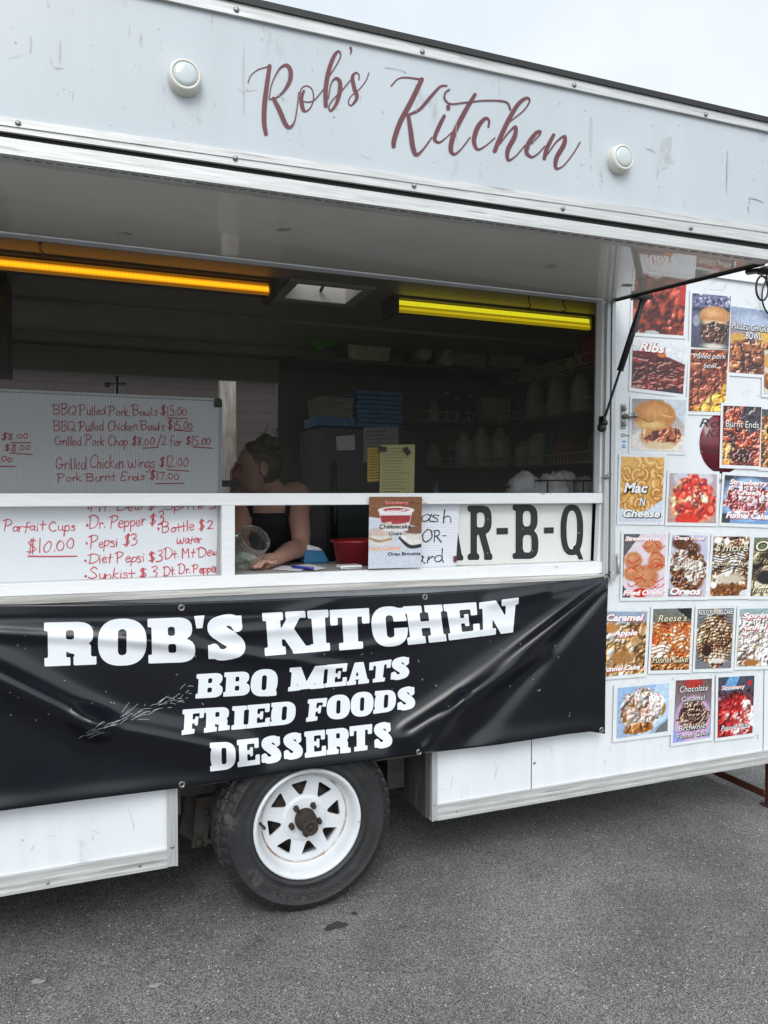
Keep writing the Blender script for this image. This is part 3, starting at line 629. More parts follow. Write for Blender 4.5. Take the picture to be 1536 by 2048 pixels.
# ---- small hardware on the wall
def latch(u, v, y=-.001):
    p = W(u, v, y); c = MB(); c.box(p.x-.012, p.x+.012, p.y-.004, p.y, p.z-.055, p.z+.055); c.ball((p.x, p.y-.008, p.z+.035), .011); c.ball((p.x, p.y-.008, p.z-.035), .011)
    c.tube([(p.x, p.y-.004, p.z), (p.x+.01, p.y-.02, p.z), (p.x+.045, p.y-.024, p.z+.004)], .010, 8); c.ball((p.x+.047, p.y-.024, p.z+.004), .013); return add('latch', c, M_CHROME, T)
latch(1246, 833)
p = W(1233, 1130, -.03); c = MB(); c.box(p.x-.012, p.x+.012, -.026, -.001, p.z-.05, p.z+.05); c.tube([(p.x+.006, -.034, p.z+.04), (p.x+.008, -.036, p.z-.04)], .006, 8); c.tube([(p.x+.004, -.034, p.z-.04), (p.x-.05, -.034, p.z-.065)], .003, 6); add('hasp', c, M_ALUV, T)
p = W(1212, 954, -.02); c = MB(); c.ball((p.x, -.03, p.z), (.012, .012, .01)); c.tube([(p.x-.03, -.028, p.z-.006), (p.x+.02, -.03, p.z+.012)], .004, 6); add('hook', c, M_CHROME, T)
# ---- awning: flap hinged over the window, name board folded up along its outer edge
YF = -.83
uR = 1551.0
def fl2(v0, v1, u): return lx(v0, v1, u)
ft0, ft1 = W(0, 306, YF), W(1536, 519, YF)
ZF0 = ft0.z+(ft1.z-ft0.z)*(XL-ft0.x)/(ft1.x-ft0.x); ZF1 = ft1.z
XF1 = W(1222, 605, 0).x+.004
aw = MB(); aw.prism([(XL, YF+.03, ZF0), (XF1, YF+.03, ZF1), (XF1, -.012, ZW1+.001), (XL, -.012, ZW1+.001)], (0, 0, .028))
AW = add('awning', aw, M_UNDER, T)
def bar(v, y, th):                                      # v = (left top, left bottom, right top, right bottom) at u = 0 and u = 1536
    mb = MB(); k0, k1 = -430, uR
    mb.prism([W(k0, lx(v[1], v[3], k0), y), W(k1, lx(v[1], v[3], k1), y), W(k1, lx(v[0], v[2], k1), y), W(k0, lx(v[0], v[2], k0), y)], (0, th, 0)); return mb
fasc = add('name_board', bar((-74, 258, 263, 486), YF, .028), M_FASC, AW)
tt = bar((-105, -73, 244, 262.5), YF-.010, .009)
ttb = add('board_trim', tt, M_ALU, AW)
lt = bar((232, 261, 452, 487), YF-.010, .009); lt2 = bar((246, 249, 463, 465), YF-.013, .002); i0 = len(lt.v); lt.v += lt2.v
for f in lt2.f: lt.face([i0+k for k in f])
ltb = add('board_trim', lt, M_ALU, AW)
add('rubber_gasket', bar((-121, -105.2, 233.5, 243.8), YF-.016, .05), M_RUB, AW)
add('rubber_gasket', bar((261.2, 273, 487.2, 499), YF+.004, .03), M_RUB, AW)
ftb = add('flap_trim', bar((273.2, 306, 499.2, 519), YF-.012, .05), M_ALU, AW)
h = MB()
for k in range(76):
    u = -60+k*21.5
    if u > 1500: break
    a, b = W(u, lx(307, 520, u), YF+.006), W(u+15, lx(307, 520, u+15), YF+.006); h.tube([a+Vector((0, .0, -.003)), b+Vector((0, 0, -.003))], .0042, 6)
add('hinge', h, mat('dark_hinge_steel', (.035, .033, .03), .5, .5, var=.4, scale=40), AW)
h = MB(); e0, e1 = Vector((XF1, -.02, ZW1+.002)), Vector((XF1, YF+.03, ZF1)); h.obox(e0+Vector((.003, 0, .006)), e1+Vector((.003, 0, .006)), .006, .030); h.obox(e0+Vector((-.012, 0, -.0025)), e1+Vector((-.012, 0, -.0025)), .006, .005)
add('flap_edge', h, M_RUB, AW)
for (u, v) in ((473, 19), (845, 103), (1149, 170), (1412, 229)): screw(AW, W(u, v, YF-.011), .0075)
for (u, v) in ((36, 246), (471, 316), (829, 371), (1127, 417), (1383, 456)): screw(AW, W(u, v, YF-.0135), .0065)
for (u, v, rp) in ((371, 148, 33), (1248, 314, 27)):
    c0 = W(u, v, YF-.03); r = abs((W(u, v-rp, YF-.03)-c0).z)
    lm = MB(); Mx = frame((c0.x, YF, c0.z), (0, -1, 0)); lm.lathe([(r*1.02, .0), (r*1.02, .014), (r*.98, .025), (r*.90, .031), (r*.78, .032), (r*.76, .026)], Mx, 40)
    lm.mi = 1; lm.lathe([(r*.79, .027), (r*.72, .0325), (r*.52, .035), (r*.28, .0362), (.0005, .0365)], Mx, 40); lm.mi = 0
    add('porch_lamp', lm, [M_CREAM, M_LENS], AW)
# script lettering on the name board
def z1(x, y): return 480+x/5.486, 80+y/5.486
def z2(x, y): return 760+x/3.657, 120+y/3.657
ROBS = [
 [(88, 470, 12), (120, 390, 12), (200, 325, 14), (325, 288, 18)],
 [(325, 285, 45), (297, 480, 50), (270, 700, 54), (265, 900, 52), (285, 1030, 44)],
 [(318, 640, 13), (350, 480, 13), (430, 320, 20), (510, 275, 38), (555, 340, 48), (545, 450, 46), (480, 560, 30), (400, 630, 16), (320, 650, 12)],
 [(368, 640, 40), (430, 760, 50), (500, 920, 48), (550, 955, 34), (600, 890, 16), (630, 720, 13), (645, 575, 13)],
 [(700, 560, 30), (672, 640, 46), (690, 755, 44), (722, 782, 22), (775, 740, 15), (808, 640, 14), (790, 540, 14), (735, 503, 14), (680, 525, 14), (655, 590, 13)],
 [(690, 672, 14), (760, 680, 14), (830, 645, 14), (915, 540, 13)],
 [(970, 410, 13), (1060, 270, 13), (1105, 170, 15), (1080, 122, 24), (1030, 180, 40), (970, 350, 48), (940, 550, 50), (942, 720, 44)],
 [(970, 640, 13), (1000, 480, 14), (1050, 418, 26), (1095, 455, 44), (1095, 560, 48), (1060, 690, 36), (1000, 772, 22), (975, 735, 14), (1005, 670, 13), (1060, 610, 13), (1120, 550, 13), (1210, 440, 13)],
 [(1305, 435, 15), (1305, 380, 15), (1270, 360, 22), (1234, 410, 40), (1255, 530, 46), (1283, 630, 40), (1225, 716, 20), (1190, 690, 14), (1215, 620, 13), (1300, 550, 13), (1380, 450, 13), (1415, 360, 12)],
 [(1213, 84, 26), (1222, 115, 22), (1212, 155, 10)]]
KIT = [
 [(82, 190, 11), (130, 140, 11), (190, 128, 13), (305, 142, 15)],
 [(305, 142, 34), (230, 300, 38), (150, 450, 38), (105, 580, 36), (100, 630, 30)],
 [(488, 187, 13), (440, 195, 17), (370, 270, 24), (290, 360, 22), (208, 400, 16)],
 [(208, 405, 26), (225, 520, 34), (240, 630, 36), (265, 690, 28), (310, 660, 14), (380, 565, 10)],
 [(470, 410, 26), (430, 490, 32), (400, 575, 28), (432, 603, 18), (480, 572, 11), (525, 530, 10)],
 [(499, 340, 30), (500, 355, 28)],
 [(695, 252, 26), (620, 380, 34), (545, 530, 36), (518, 645, 34), (542, 688, 20), (590, 655, 12), (660, 565, 10)],
 [(508, 215, 13), (478, 240, 13), (475, 285, 13), (520, 320, 11), (640, 308, 11), (780, 295, 11), (920, 305, 13), (955, 360, 13)],
 [(793, 490, 15), (798, 445, 18), (770, 428, 26), (716, 490, 36), (688, 585, 34), (712, 653, 22), (770, 630, 12), (840, 570, 10)],
 [(945, 455, 10), (1050, 370, 11), (1095, 300, 13), (1070, 278, 22), (1010, 325, 30), (940, 440, 34), (870, 590, 34), (840, 665, 30)],
 [(880, 610, 11), (940, 530, 13), (992, 488, 22), (985, 560, 34), (937, 655, 34), (938, 730, 20), (990, 705, 11), (1060, 625, 10)],
 [(1110, 610, 10), (1165, 550, 11), (1173, 522, 18), (1140, 535, 28), (1087, 610, 34), (1073, 675, 28), (1112, 708, 16), (1160, 680, 11), (1205, 630, 10)],
 [(1270, 548, 26), (1222, 645, 32), (1202, 720, 28)],
 [(1225, 690, 11), (1290, 600, 13), (1350, 558, 22), (1345, 620, 34), (1292, 715, 34), (1288, 790, 22), (1340, 775, 11), (1410, 690, 10), (1465, 600, 10)]]
for nm, S, zf, sc in (("rob's", ROBS, z1, 5.486), ('kitchen', KIT, z2, 3.657)):
    mb = MB(); f3 = on_plane(YF-.0008)
    for k, st in enumerate(S): stroke(mb, [(*zf(x, y), wd/sc) for x, y, wd in st], f3, lift=.0004*(k % 4), n=10)
    add('script_lettering', mb, M_RED, AW, fix=False)
# scuffs, scratches and glue left on the painted sheets
M_SCUF = mat('grey_scuff', (.36, .37, .38), .7, col2=(.50, .51, .52), scale=40); M_GLUE = mat('old_glue_residue', (.36, .38, .37), .8, col2=(.46, .50, .52), scale=50)
def scuffs(n, reg, y, seed, parent, fixed=()):
    rr = random.Random(seed); mb = MB(); f3 = on_plane(y-.0006); k = 0
    while k < n:
        u, v = rr.uniform(reg[0], reg[1]), rr.uniform(reg[2], reg[3])
        if len(reg) > 4 and not reg[4](u, v): continue
        t = rr.random(); Lk = rr.uniform(2, 5) if t < .6 else rr.uniform(8, 30); a = rr.gauss(1.57, .25) if t > .8 else rr.uniform(0, 3.14); w_ = rr.uniform(.7, 1.9) if t < .6 else rr.uniform(.5, 1.2)
        stroke(mb, [(u, v, w_*.4), (u+Lk*.5*math.cos(a)+rr.uniform(-1, 1), v+Lk*.5*math.sin(a), w_), (u+Lk*math.cos(a), v+Lk*math.sin(a), w_*.3)], f3, .00004*k, 4); k += 1
    for st in fixed: stroke(mb, st, f3, .00004*k, 6); k += 1
    tag(add('scuff_marks', mb, M_SCUF, parent, fix=False), None, kind='stuff')
fas_in = lambda u, v: lx(-60, 275, u)+8 < v < lx(232, 448, u)-6
scuffs(48, (2, 1534, 2, 450, fas_in), YF, 31, AW, ([(60, 70, 1.2), (61, 90, 2), (59, 104, 1)], [(120, 80, 1), (119, 110, 1.8), (118, 122, 1)], [(106, 134, .8), (116, 135, 1.8), (127, 134, .8)], [(283, 66, 1), (281, 78, 2.2), (283, 90, .8)], [(488, 95, 1), (487, 150, 1.6), (488, 226, .8)], [(770, 133, 1.6), (800, 138, 1.2), (812, 144, 2)], [(1292, 296, 1.2), (1302, 298, 2), (1312, 304, 1)], [(1454, 386, .8), (1455, 345, 2.2), (1456, 300, 1)], [(1500, 395, 2), (1515, 398, 2.6), (1528, 404, 1.4)], [(1500, 393, 1.5), (1500, 407, 1)], [(1497, 412, 2), (1499, 424, 1.4)]))
wall_in = lambda u, v: (not 330 < u < 895 and v > 1480 and lx(1640, 1370, u)-.0 > 0 and v < 1750-.18*u-20 and v > 1640-.14*u) or (u > 1240 and 540 < v < 1500)
scuffs(150, (2, 1534, 560, 1760, wall_in), 0, 33, T)
def residue(pts, y, parent):
    mb = MB(); i = [mb.vert(W(u, v, y)) for u, v in pts]; mb.face(i); add('glue_residue', mb, M_GLUE, parent, fix=False)
residue([(1326, 273), (1344, 274), (1343, 296), (1340, 312), (1347, 318), (1346, 324), (1336, 328), (1333, 336), (1321, 338), (1313, 362), (1315, 336), (1320, 300)], YF-.0007, AW)
residue([(1181, 234), (1185, 236), (1186, 262), (1183, 318), (1180, 306), (1179, 262)], YF-.0007, AW)
# gas strut at the right end of the flap
g0 = W(1286, 594, -.155); g0.z -= .012; g1 = W(1238, 738, -.085); g2 = W(1206, 846, -.035)
gx = g0.copy(); g1 = g0+(g2-g0)*.56
st = MB(); st.tube([g0, g1], .0135, 12); st.tube([g1, g1+(g2-g1)*.02], .015, 12)
STR = add('gas_strut', st, M_BLK, T)
st = MB(); st.tube([g1, g2], .0055, 10); add('strut_rod', st, M_RUB, STR)
st = MB(); st.obox(g0+Vector((-.045, .02, .008)), g0+Vector((.03, -.02, .008)), .03, .012); st.ball(g0, .016); add('strut_bracket', st, M_BLK, STR)
st = MB(); st.obox(g2+Vector((0, .004, .03)), g2+Vector((0, .004, -.035)), .035, .012); st.ball(g2+Vector((0, -.008, 0)), .016); st.ball(g2+Vector((-.006, .0, -.02)), .02); add('strut_bracket', st, M_BLK, STR)
# hook, loop of wire and clip at the flap's outer corner
pc = W(1529, 541, -.76); cb = MB(); cb.ball(pc, (.025, .03, .014)); cb.obox(pc+Vector((-.03, .05, .004)), pc+Vector((.03, -.05, 0)), .03, .012)
lo = [pc+Vector(((-.012-.035*math.sin(t))*.8, 0, -.02-.042*(1-math.cos(t)))) for t in np.linspace(-.6, 2*PI-.9, 18)]; cb.tube(lo, .0035, 6)
lo = [pc+Vector((.02+.022*math.cos(t), -.01, -.03+.03*math.sin(t))) for t in np.linspace(0, 2*PI, 14)]; cb.tube(lo, .0045, 6)
add('wire_loop', cb, M_BLK, AW)
lo = [W(1536-26*math.cos(t)+14, 592+52*math.sin(t)*.8, -.02) for t in np.linspace(-1.5, 1.5, 16)]; cb = MB(); cb.tube(lo, .004, 6); cb.tube([lo[0], lo[0]+Vector((.1, 0, .02)), (XR-.01, -.02, lo[0].z)], .004, 6); cb.tube([lo[-1], lo[-1]+Vector((.1, 0, .02)), (XR-.01, -.02, lo[-1].z)], .004, 6); add('cable', cb, M_BLK, T)
# ---- ceiling lights inside
M_AMB = mat('lit_amber_diffuser', (.7, .4, .05), .4, emit=(1.0, .40, .008), estr=2.3)
M_AMB2 = mat('dim_amber_diffuser', (.6, .35, .05), .4, emit=(1.0, .36, .01), estr=.28)
M_AMB3 = mat('half_lit_amber_diffuser', (.65, .38, .05), .4, emit=(1.0, .38, .008), estr=1.3)
M_YEL = mat('lit_yellow_diffuser', (.7, .65, .05), .4, emit=(.88, .80, .02), estr=1.15)
M_YEL2 = mat('dim_yellow_diffuser', (.5, .45, .05), .4, emit=(1.0, .74, .01), estr=.35)
M_YEL3 = mat('half_lit_yellow_diffuser', (.5, .45, .05), .4, emit=(1.0, .74, .01), estr=.75)
M_FIX = mat('light_housing', (.16, .155, .14), .5, var=.2)
def fixture(x0, x1, y, rows):
    c = MB(); c.box(x0-.03, x1+.03, y, y+.16, 2.478, 2.489); c.box(x0-.03, x0-.004, y-.004, y+.16, 2.412, 2.478); c.box(x1+.004, x1+.03, y-.004, y+.16, 2.412, 2.478); c.box(x0, x1, y+.03, y+.15, 2.44, 2.477)
    fx = add('ceiling_light', c, M_FIX, T); d = MB(); mats = [r[2] for r in rows]
    for k, (za, zb, mm) in enumerate(rows):
        d.mi = k; ya, yb = y+(za-2.415)*.25, y+(zb-2.415)*.25
        d.prism([(x0, ya, za), (x1, ya, za), (x1, yb, zb), (x0, yb, zb)], (0, .02, 0))
    add('diffuser', d, mats, fx)
fixture(-1.2, .675, .44, [(2.418, 2.427, M_AMB2), (2.427, 2.433, M_AMB3), (2.433, 2.449, M_AMB), (2.449, 2.455, M_AMB3), (2.455, 2.468, M_AMB2)])
fixture(1.30, 2.36, .50, [(2.414, 2.424, M_YEL2), (2.424, 2.436, M_YEL3), (2.436, 2.447, M_YEL2), (2.447, 2.470, M_YEL)])

# ---- wheel
WC = Vector((.722, .0, GZ+.343)); Mw = frame(WC, (0, -1, 0))     # local z points at the viewer
WH = bpy.data.objects.new('wheel', None); COL.objects.link(WH); WH.parent = T; WH.location = WC-T.location
seg = 336; prof = [(.205, -.02), (.212, .006), (.222, .014), (.228, .0165), (.230, .0145), (.246, .020), (.268, .025), (.292, .0235), (.294, .0255), (.299, .0245), (.301, .0215), (.314, .012), (.324, .002), (.331, -.010)]
n_tr = 15; tw = .165
for k in range(n_tr): prof.append((.340+.0105*(1-((k-(n_tr-1)/2)/((n_tr-1)/2))**2), -.014-tw*k/(n_tr-1)))
prof += [(.331, -.184), (.31, -.198), (.26, -.206), (.222, -.20), (.205, -.17)]
ty = MB(); ty.lathe(prof, Mw, seg)
V = ty.v; np_ = len(prof); n_s = np_-n_tr-5
for k in range(np_):
    r, hh = prof[k]; tread = n_s <= k < n_s+n_tr; sh = n_s-3 <= k < n_s
    if not (tread or sh): continue
    for q in range(seg):
        an = 2*PI*q/seg; d = 0.
        if tread:
            kk = k-n_s
            if kk in (3, 7, 11): d = -.011
            elif (q+abs(kk-7)*2) % 7 < 2: d = -.009
        elif (q+8) % 7 < 2: d = -.006
        if d: p = Mw @ Vector(((r+d)*math.cos(an), (r+d)*math.sin(an), hh)); V[k*seg+q] = tuple(p)
for i, (x, y, z) in enumerate(V):
    if z < GZ+.001: V[i] = (x, y+(.012*(GZ-z)/.02 if y > -.1 and y < .0 else 0)*-1, GZ+.001)
ty.sm = [not (n_s-2 <= i//seg < n_s+n_tr) for i in range(len(ty.f))]
tyre = add('tyre', ty, M_TYRE, WH)
# raised sidewall lettering, reading around the bottom of the tyre
Vt = MB(); word = 'CARLISLE'
for k, ch in enumerate(word):
    a = math.radians(-62-8.6*k)              # tops point outwards
    Vc, Fc = type_mesh(ch, .01); lo, hi = Vc.min(0), Vc.max(0); i0 = len(Vt.v); cw, chh = .030, .030
    for x, y in Vc:
        xx = ((x-lo[0])/max(.2, hi[0]-lo[0])-.5)*cw*.8; yy = (y-lo[1])/(hi[1]-lo[1])*chh
        rr_ = .2625+yy*.95; aa = a-xx/.28; Vt.v.append(tuple(Mw @ Vector((rr_*math.cos(aa), rr_*math.sin(aa), .0272-(yy/.03)**2*.0015))))
    for f in Fc: Vt.face([i0+q for q in f])
add('sidewall_lettering', Vt, mat('raised_rubber', (.060, .058, .056), .6, var=.2), WH, fix=False)
rm = MB(); rm.lathe([(.206, -.004), (.2105, .004), (.209, .011), (.203, .014), (.197, .010), (.193, .000), (.1885, -.004), (.187, -.016), (.183, -.026), (.180, -.036), (.176, -.046), (.172, -.050), (.166, -.050), (.164, -.12), (.18, -.16), (.20, -.17)], Mw, 96)
def disc(X, Y):
    R = np.hypot(X, Y); f = np.minimum(.1655-R, R-.034)
    for k in range(8):
        a = math.radians(8+45*k); u = X*math.cos(a)+Y*math.sin(a); v = -X*math.sin(a)+Y*math.cos(a)
        hw = .007+(u-.094)*.56
        kk = .0032; t = -kk*np.log(sum(np.exp(np.clip(-a_/kk, -60, 60)) for a_ in (u-.091, .143-u, (hw-v)*.87, (hw+v)*.87))); f = np.minimum(f, -(t))
    return f
Vd, Fd = mesh2d(disc, -.17, .17, -.17, .17, 130)
i0 = len(rm.v); zz = lambda x, y: -.052+.012*math.exp(-((math.hypot(x, y)-.150)/.012)**2)*0+(.006 if math.hypot(x, y) < .078 else .006*max(0, 1-(math.hypot(x, y)-.078)/.012))
rm.smooth = False
for x, y in Vd: rm.v.append(tuple(Mw @ Vector((x, y, zz(x, y)))))
for f in Fd: rm.face([i0+k for k in f])
ec = {}
for f in Fd:
    for a, b in zip(f, f[1:]+f[:1]): ec[(a, b)] = 1
i1 = len(rm.v)
for x, y in Vd: rm.v.append(tuple(Mw @ Vector((x*.985, y*.985, zz(x, y)-.010))))
for (a, b) in ec:
    if (b, a) not in ec: rm.face((i0+b, i0+a, i1+a, i1+b))
add('rim', rm, M_RIM, WH)
rg = MB(); rg.lathe([(.1725, -.0495), (.1680, -.0478), (.1650, -.0508)], Mw, 96); add('rust_line', rg, mat('rust_seam', (.20, .12, .07), .8, col2=(.62, .62, .60), scale=16), WH)
dr = MB(); dr.lathe([(.02, -.075), (.11, -.085), (.135, -.10), (.14, -.16), (.15, -.17)], Mw, 48); add('brake_drum', dr, M_RUST, WH)
hb = MB(); hb.lathe([(.041, -.055), (.041, -.02), (.038, -.006), (.033, .0), (.030, .004), (.0295, .030), (.0305, .036), (.029, .044), (.026, .048), (.018, .0485), (.016, .044), (.010, .044), (.008, .047), (.001, .047)], Mw, 40); add('hub', hb, M_RUST, WH)
for k in range(5):
    a = math.radians(56+72*k); c_ = Mw @ Vector((.0572*math.cos(a), .0572*math.sin(a), -.046)); nb = MB(); Mn = frame(c_, (0, -1, 0)); nb.lathe([(.0125, 0), (.0115, .003), (.0105, .018), (.0085, .022), (.001, .0225)], Mn, 6); nb.sm = [False]*len(nb.sm); add('lug_nut', nb, M_RUST, WH)
vs = MB(); a = math.radians(176); c_ = Mw @ Vector((.176*math.cos(a), .176*math.sin(a), -.04)); vs.tube([c_, c_+Vector((.006, -.03, -.002))], .0052, 8); vs.tube([c_+Vector((.006, -.03, -.002)), c_+Vector((.009, -.043, -.004))], .0062, 8); add('valve_stem', vs, M_BLK, WH)
# ================================================================= BANNER
def interp(P, u):
    xs = [p[0] for p in P]; ys = [p[1] for p in P]; return np.interp(u, xs, ys)
BT = [(-420, 1216), (0, 1209), (150, 1208.5), (360, 1205), (500, 1200), (640, 1194), (850, 1186), (1000, 1176), (1120, 1165), (1200, 1154), (1217, 1152)]
BB = [(-420, 1672), (0, 1622), (180, 1598), (360, 1576), (600, 1540), (838, 1508), (1000, 1489), (1130, 1469), (1180, 1463), (1212, 1468)]
BR_ = [(0, 1217), (.35, 1213), (.7, 1211), (1, 1210)]
def ridge(u, v, A, Bp, wid, amp, fade=.15, one=0.):
    ax, ay = A; bx_, by = Bp; dx, dy = bx_-ax, by-ay; Lg = math.hypot(dx, dy); t = ((u-ax)*dx+(v-ay)*dy)/Lg/Lg; d = (-(u-ax)*dy+(v-ay)*dx)/Lg
    wd = wid[0]+(wid[1]-wid[0])*min(1, max(0, t)); e = min(1, max(0, (t+fade)/fade if t < 0 else (1+fade-t)/fade if t > 1 else 1)); e = e*e*(3-2*e)
    return amp*math.exp(-(d/wd)**2)*e
def ban_y(u, v):
    """how far the banner hangs out in front of the wall"""
    y = .052
    y += ridge(u, v, (1205, 1172), (840, 1480), (7, 42), .044)           # long fold from the tied corner
    y += ridge(u, v, (1080, 1310), (815, 1470), (12, 20), .018)
    y += ridge(u, v, (930, 1400), (850, 1500), (14, 11), .015)
    y -= ridge(u, v, (1200, 1190), (930, 1480), (6, 30), .018)
    y += ridge(u, v, (1205, 1160), (990, 1205), (4, 12), .012)
    y += ridge(u, v, (-60, 1330), (190, 1450), (34, 30), .054, .2)       # broad fold at the left
    y += ridge(u, v, (190, 1450), (470, 1505), (30, 28), .044, .25)
    y += ridge(u, v, (-100, 1262), (330, 1284), (11, 12), .013, .2)       # creases along the top
    y += ridge(u, v, (300, 1285), (640, 1330), (13, 12), .012, .25)
    y += ridge(u, v, (480, 1265), (900, 1235), (11, 10), .010, .2)
    y += ridge(u, v, (-100, 1240), (560, 1228), (3.5, 3), -.003, .1)
    y += ridge(u, v, (560, 1318), (980, 1258), (9, 9), .005, .2)
    y += ridge(u, v, (560, 1240), (660, 1205), (14, 12), .008, .3)
    y += .010*math.sin(u*.0071+v*.004+1.3)+.004*math.sin(u*.021-v*.013)
    b = interp(BB, u); y += .010*math.exp(-((b-v)/26.)**2)
    k = min(1, max(0, (v-interp(BT, u))/30.)); y = .047+(y-.047)*k if u > 1100 else y
    return max(.030, y)
def ban(u, v, l=0.): return W(u, v, -ban_y(u, v)-l)
mb = MB(); nu, nv = 330, 84; mb.smooth = True
for j in range(nv+1):
    for i in range(nu+1):
        t = j/nv; u1 = interp(BR_, t); u = -420+(u1+420)*i/nu; a, b = interp(BT, u), interp(BB, u); v = a+(b-a)*t; mb.v.append(tuple(ban(u, v)))
for j in range(nv):
    for i in range(nu): k = j*(nu+1)+i; mb.face((k, k+1, k+nu+2, k+nu+1))
BAN = add('banner', mb, M_BAN, fix=False); tag(BAN, 'black vinyl banner tied below the serving counter with large white slab lettering', 'banner')
so_ = BAN.modifiers.new('thickness', 'SOLIDIFY'); so_.thickness = .0012; so_.offset = 1
def zA(q): return [(80+x/3.2, 1190+y/3.2) for x, y in q]
def zB(q): return [(520+x/2.844, 1180+y/2.844) for x, y in q]
def zC(q): return [(340+x/2.954, 1300+y/2.954) for x, y in q]
LET = [(g_R, [(88, 1245), (191, 1243), (193, 1329), (89, 1333)]), (g_O, [(196, 1240), (293, 1238.5), (293, 1328), (196, 1331)]), (g_B, [(295, 1237.5), (388, 1234), (391, 1324), (297, 1327)]),
 (g_ap, [(388, 1234), (409, 1232.5), (408, 1257.5), (390, 1259)]), (g_S, [(410, 1231), (489, 1228), (494, 1318), (413, 1321)]), (g_K, [(524, 1226), (611, 1221.5), (620, 1305), (530, 1312)]),
 (g_I, [(614, 1221.5), (656.5, 1219), (660.5, 1301), (621, 1305)]), (g_T, [(659, 1220), (738, 1216), (741, 1296), (664, 1302)]), (g_C, [(740, 1216), (809, 1213), (816, 1289), (747, 1294)]),
 (g_H, [(805.5, 1213), (884, 1209), (893.5, 1282), (816, 1290)]), (g_E, [(886, 1209), (956, 1204), (961, 1273), (898, 1281)]), (g_N, [(958, 1205), (1038, 1195), (1031, 1264), (961, 1273)])]
SM = [('B', (158, 143), (322, 133), (306, 278), (150, 287)), ('B', (322, 133), (478, 125), (468, 267), (314, 276)), ('Q', (482, 120), (640, 112), (632, 265), (472, 275)),
 ('M', (708, 105), (925, 90), (912, 224), (697, 245)), ('E', (925, 88), (1055, 77), (1040, 210), (915, 222)), ('A', (1050, 77), (1180, 68), (1175, 195), (1043, 210)), ('T', (1178, 75), (1310, 55), (1290, 183), (1175, 195)), ('S', (1308, 45), (1423, 38), (1413, 168), (1297, 180)),
 ('F', (75, 352), (205, 343), (190, 487), (68, 503)), ('R', (205, 343), (358, 335), (352, 470), (200, 490)), ('I', (368, 333), (455, 328), (448, 465), (362, 472)), ('E', (458, 326), (598, 315), (588, 450), (450, 465)), ('D', (600, 312), (750, 300), (740, 435), (590, 450)),
 ('F', (815, 292), (930, 282), (910, 412), (803, 425)), ('O', (930, 272), (1065, 262), (1062, 402), (922, 410)), ('O', (1070, 255), (1205, 245), (1200, 385), (1065, 395)), ('D', (1212, 243), (1340, 232), (1335, 360), (1200, 378)), ('S', (1341, 222), (1453, 213), (1450, 350), (1337, 358)),
 ('D', (235, 548), (390, 540), (392, 700), (238, 718)), ('E', (395, 532), (530, 518), (532, 675), (400, 693)), ('S', (534, 510), (658, 505), (662, 665), (535, 672)), ('S', (663, 493), (783, 485), (790, 640), (668, 650)), ('E', (793, 483), (922, 470), (922, 622), (797, 638)), ('R', (922, 470), (1060, 455), (1068, 605), (925, 620)), ('T', (1060, 452), (1195, 437), (1190, 588), (1065, 603)), ('S', (1198, 430), (1310, 425), (1318, 575), (1203, 583))]
GG = dict(B=g_B, Q=g_Q, M=g_M, E=g_E, A=g_A, T=g_T, S=g_S, F=g_F, R=g_R, I=g_I, D=g_D, O=g_O)
mb = MB(); mb.smooth = True
for g_, q in LET: letter(mb, g_, q, lambda u, v: ban(u, v, .0028), 40)
add('banner_lettering', mb, M_BANW, BAN, fix=False)
for i0, i1 in ((0, 8), (8, 18), (18, 26)):
    mb = MB(); mb.smooth = True
    for row in SM[i0:i1]: letter(mb, GG[row[0]], zC(row[1:]), lambda u, v: ban(u, v, .0028), 28)
    add('banner_lettering', mb, M_BANW, BAN, fix=False)
for (u, v) in ((363, 1215.5), (850, 1194), (364, 1569), (838, 1504), (1203, 1460), (1213, 1157)):
    c_ = ban(u, v, .0015); gm = MB(); Mx = frame(c_, (0, -1, 0)); r = .0125; gm.lathe([(r*.42, .0), (r*.45, .002), (r*.7, .0035), (r*.95, .002), (r, .0)], Mx, 20); gm.mi = 1; gm.lathe([(r*.44, .0002), (.0001, .0002)], Mx, 12)
    add('grommet', gm, [M_CHROME, M_RUB], BAN)
mb = MB(); rr = random.Random(4)                        # long scuffed scratch in the print
for k in range(58):                                     # fan of fine scratches that run together at the lower left
    t = rr.random()**.8; sp = rr.gauss(0, 1); u = 152+225*t; v = 1477-92*t+sp*(2+13*t*(1-.6*t)); Lk = rr.uniform(8, 30)*(1.2-.7*t); a_ = -.40+.03*sp+rr.gauss(0, .10+.25*t)
    stroke(mb, [(u, v, .2), (u+Lk*.5*math.cos(a_), v+Lk*.5*math.sin(a_)-rr.uniform(0, 1.5), rr.uniform(.3, .95)), (u+Lk*math.cos(a_), v+Lk*math.sin(a_), .2)], lambda a, b, l: ban(a, b, .0022+l), .0001*(k % 5), 4)
for k in range(60):
    u = rr.uniform(0, 1190); v = rr.uniform(1235, 1440); stroke(mb, [(u, v, .4), (u+rr.uniform(-3, 4), v+rr.uniform(-4, 4), rr.uniform(.4, 1.0))], lambda a, b, l: ban(a, b, .0022+l), .0001*(k % 5), 3)
tag(add('scuff_marks', mb, mat('pale_scuff', (.5, .51, .54), .6), BAN, fix=False), None, kind='stuff')
c = MB(); p = W(1215, 1154, -.05); c.tube([p, p+Vector((.03, .02, .015)), p+Vector((.045, .048, .03))], .003, 6); c.tube([p+Vector((.012*math.cos(t), 0, .012*math.sin(t))) for t in np.linspace(0, 2*PI, 12)], .003, 6); add('cord_tie', c, M_BLK, BAN)

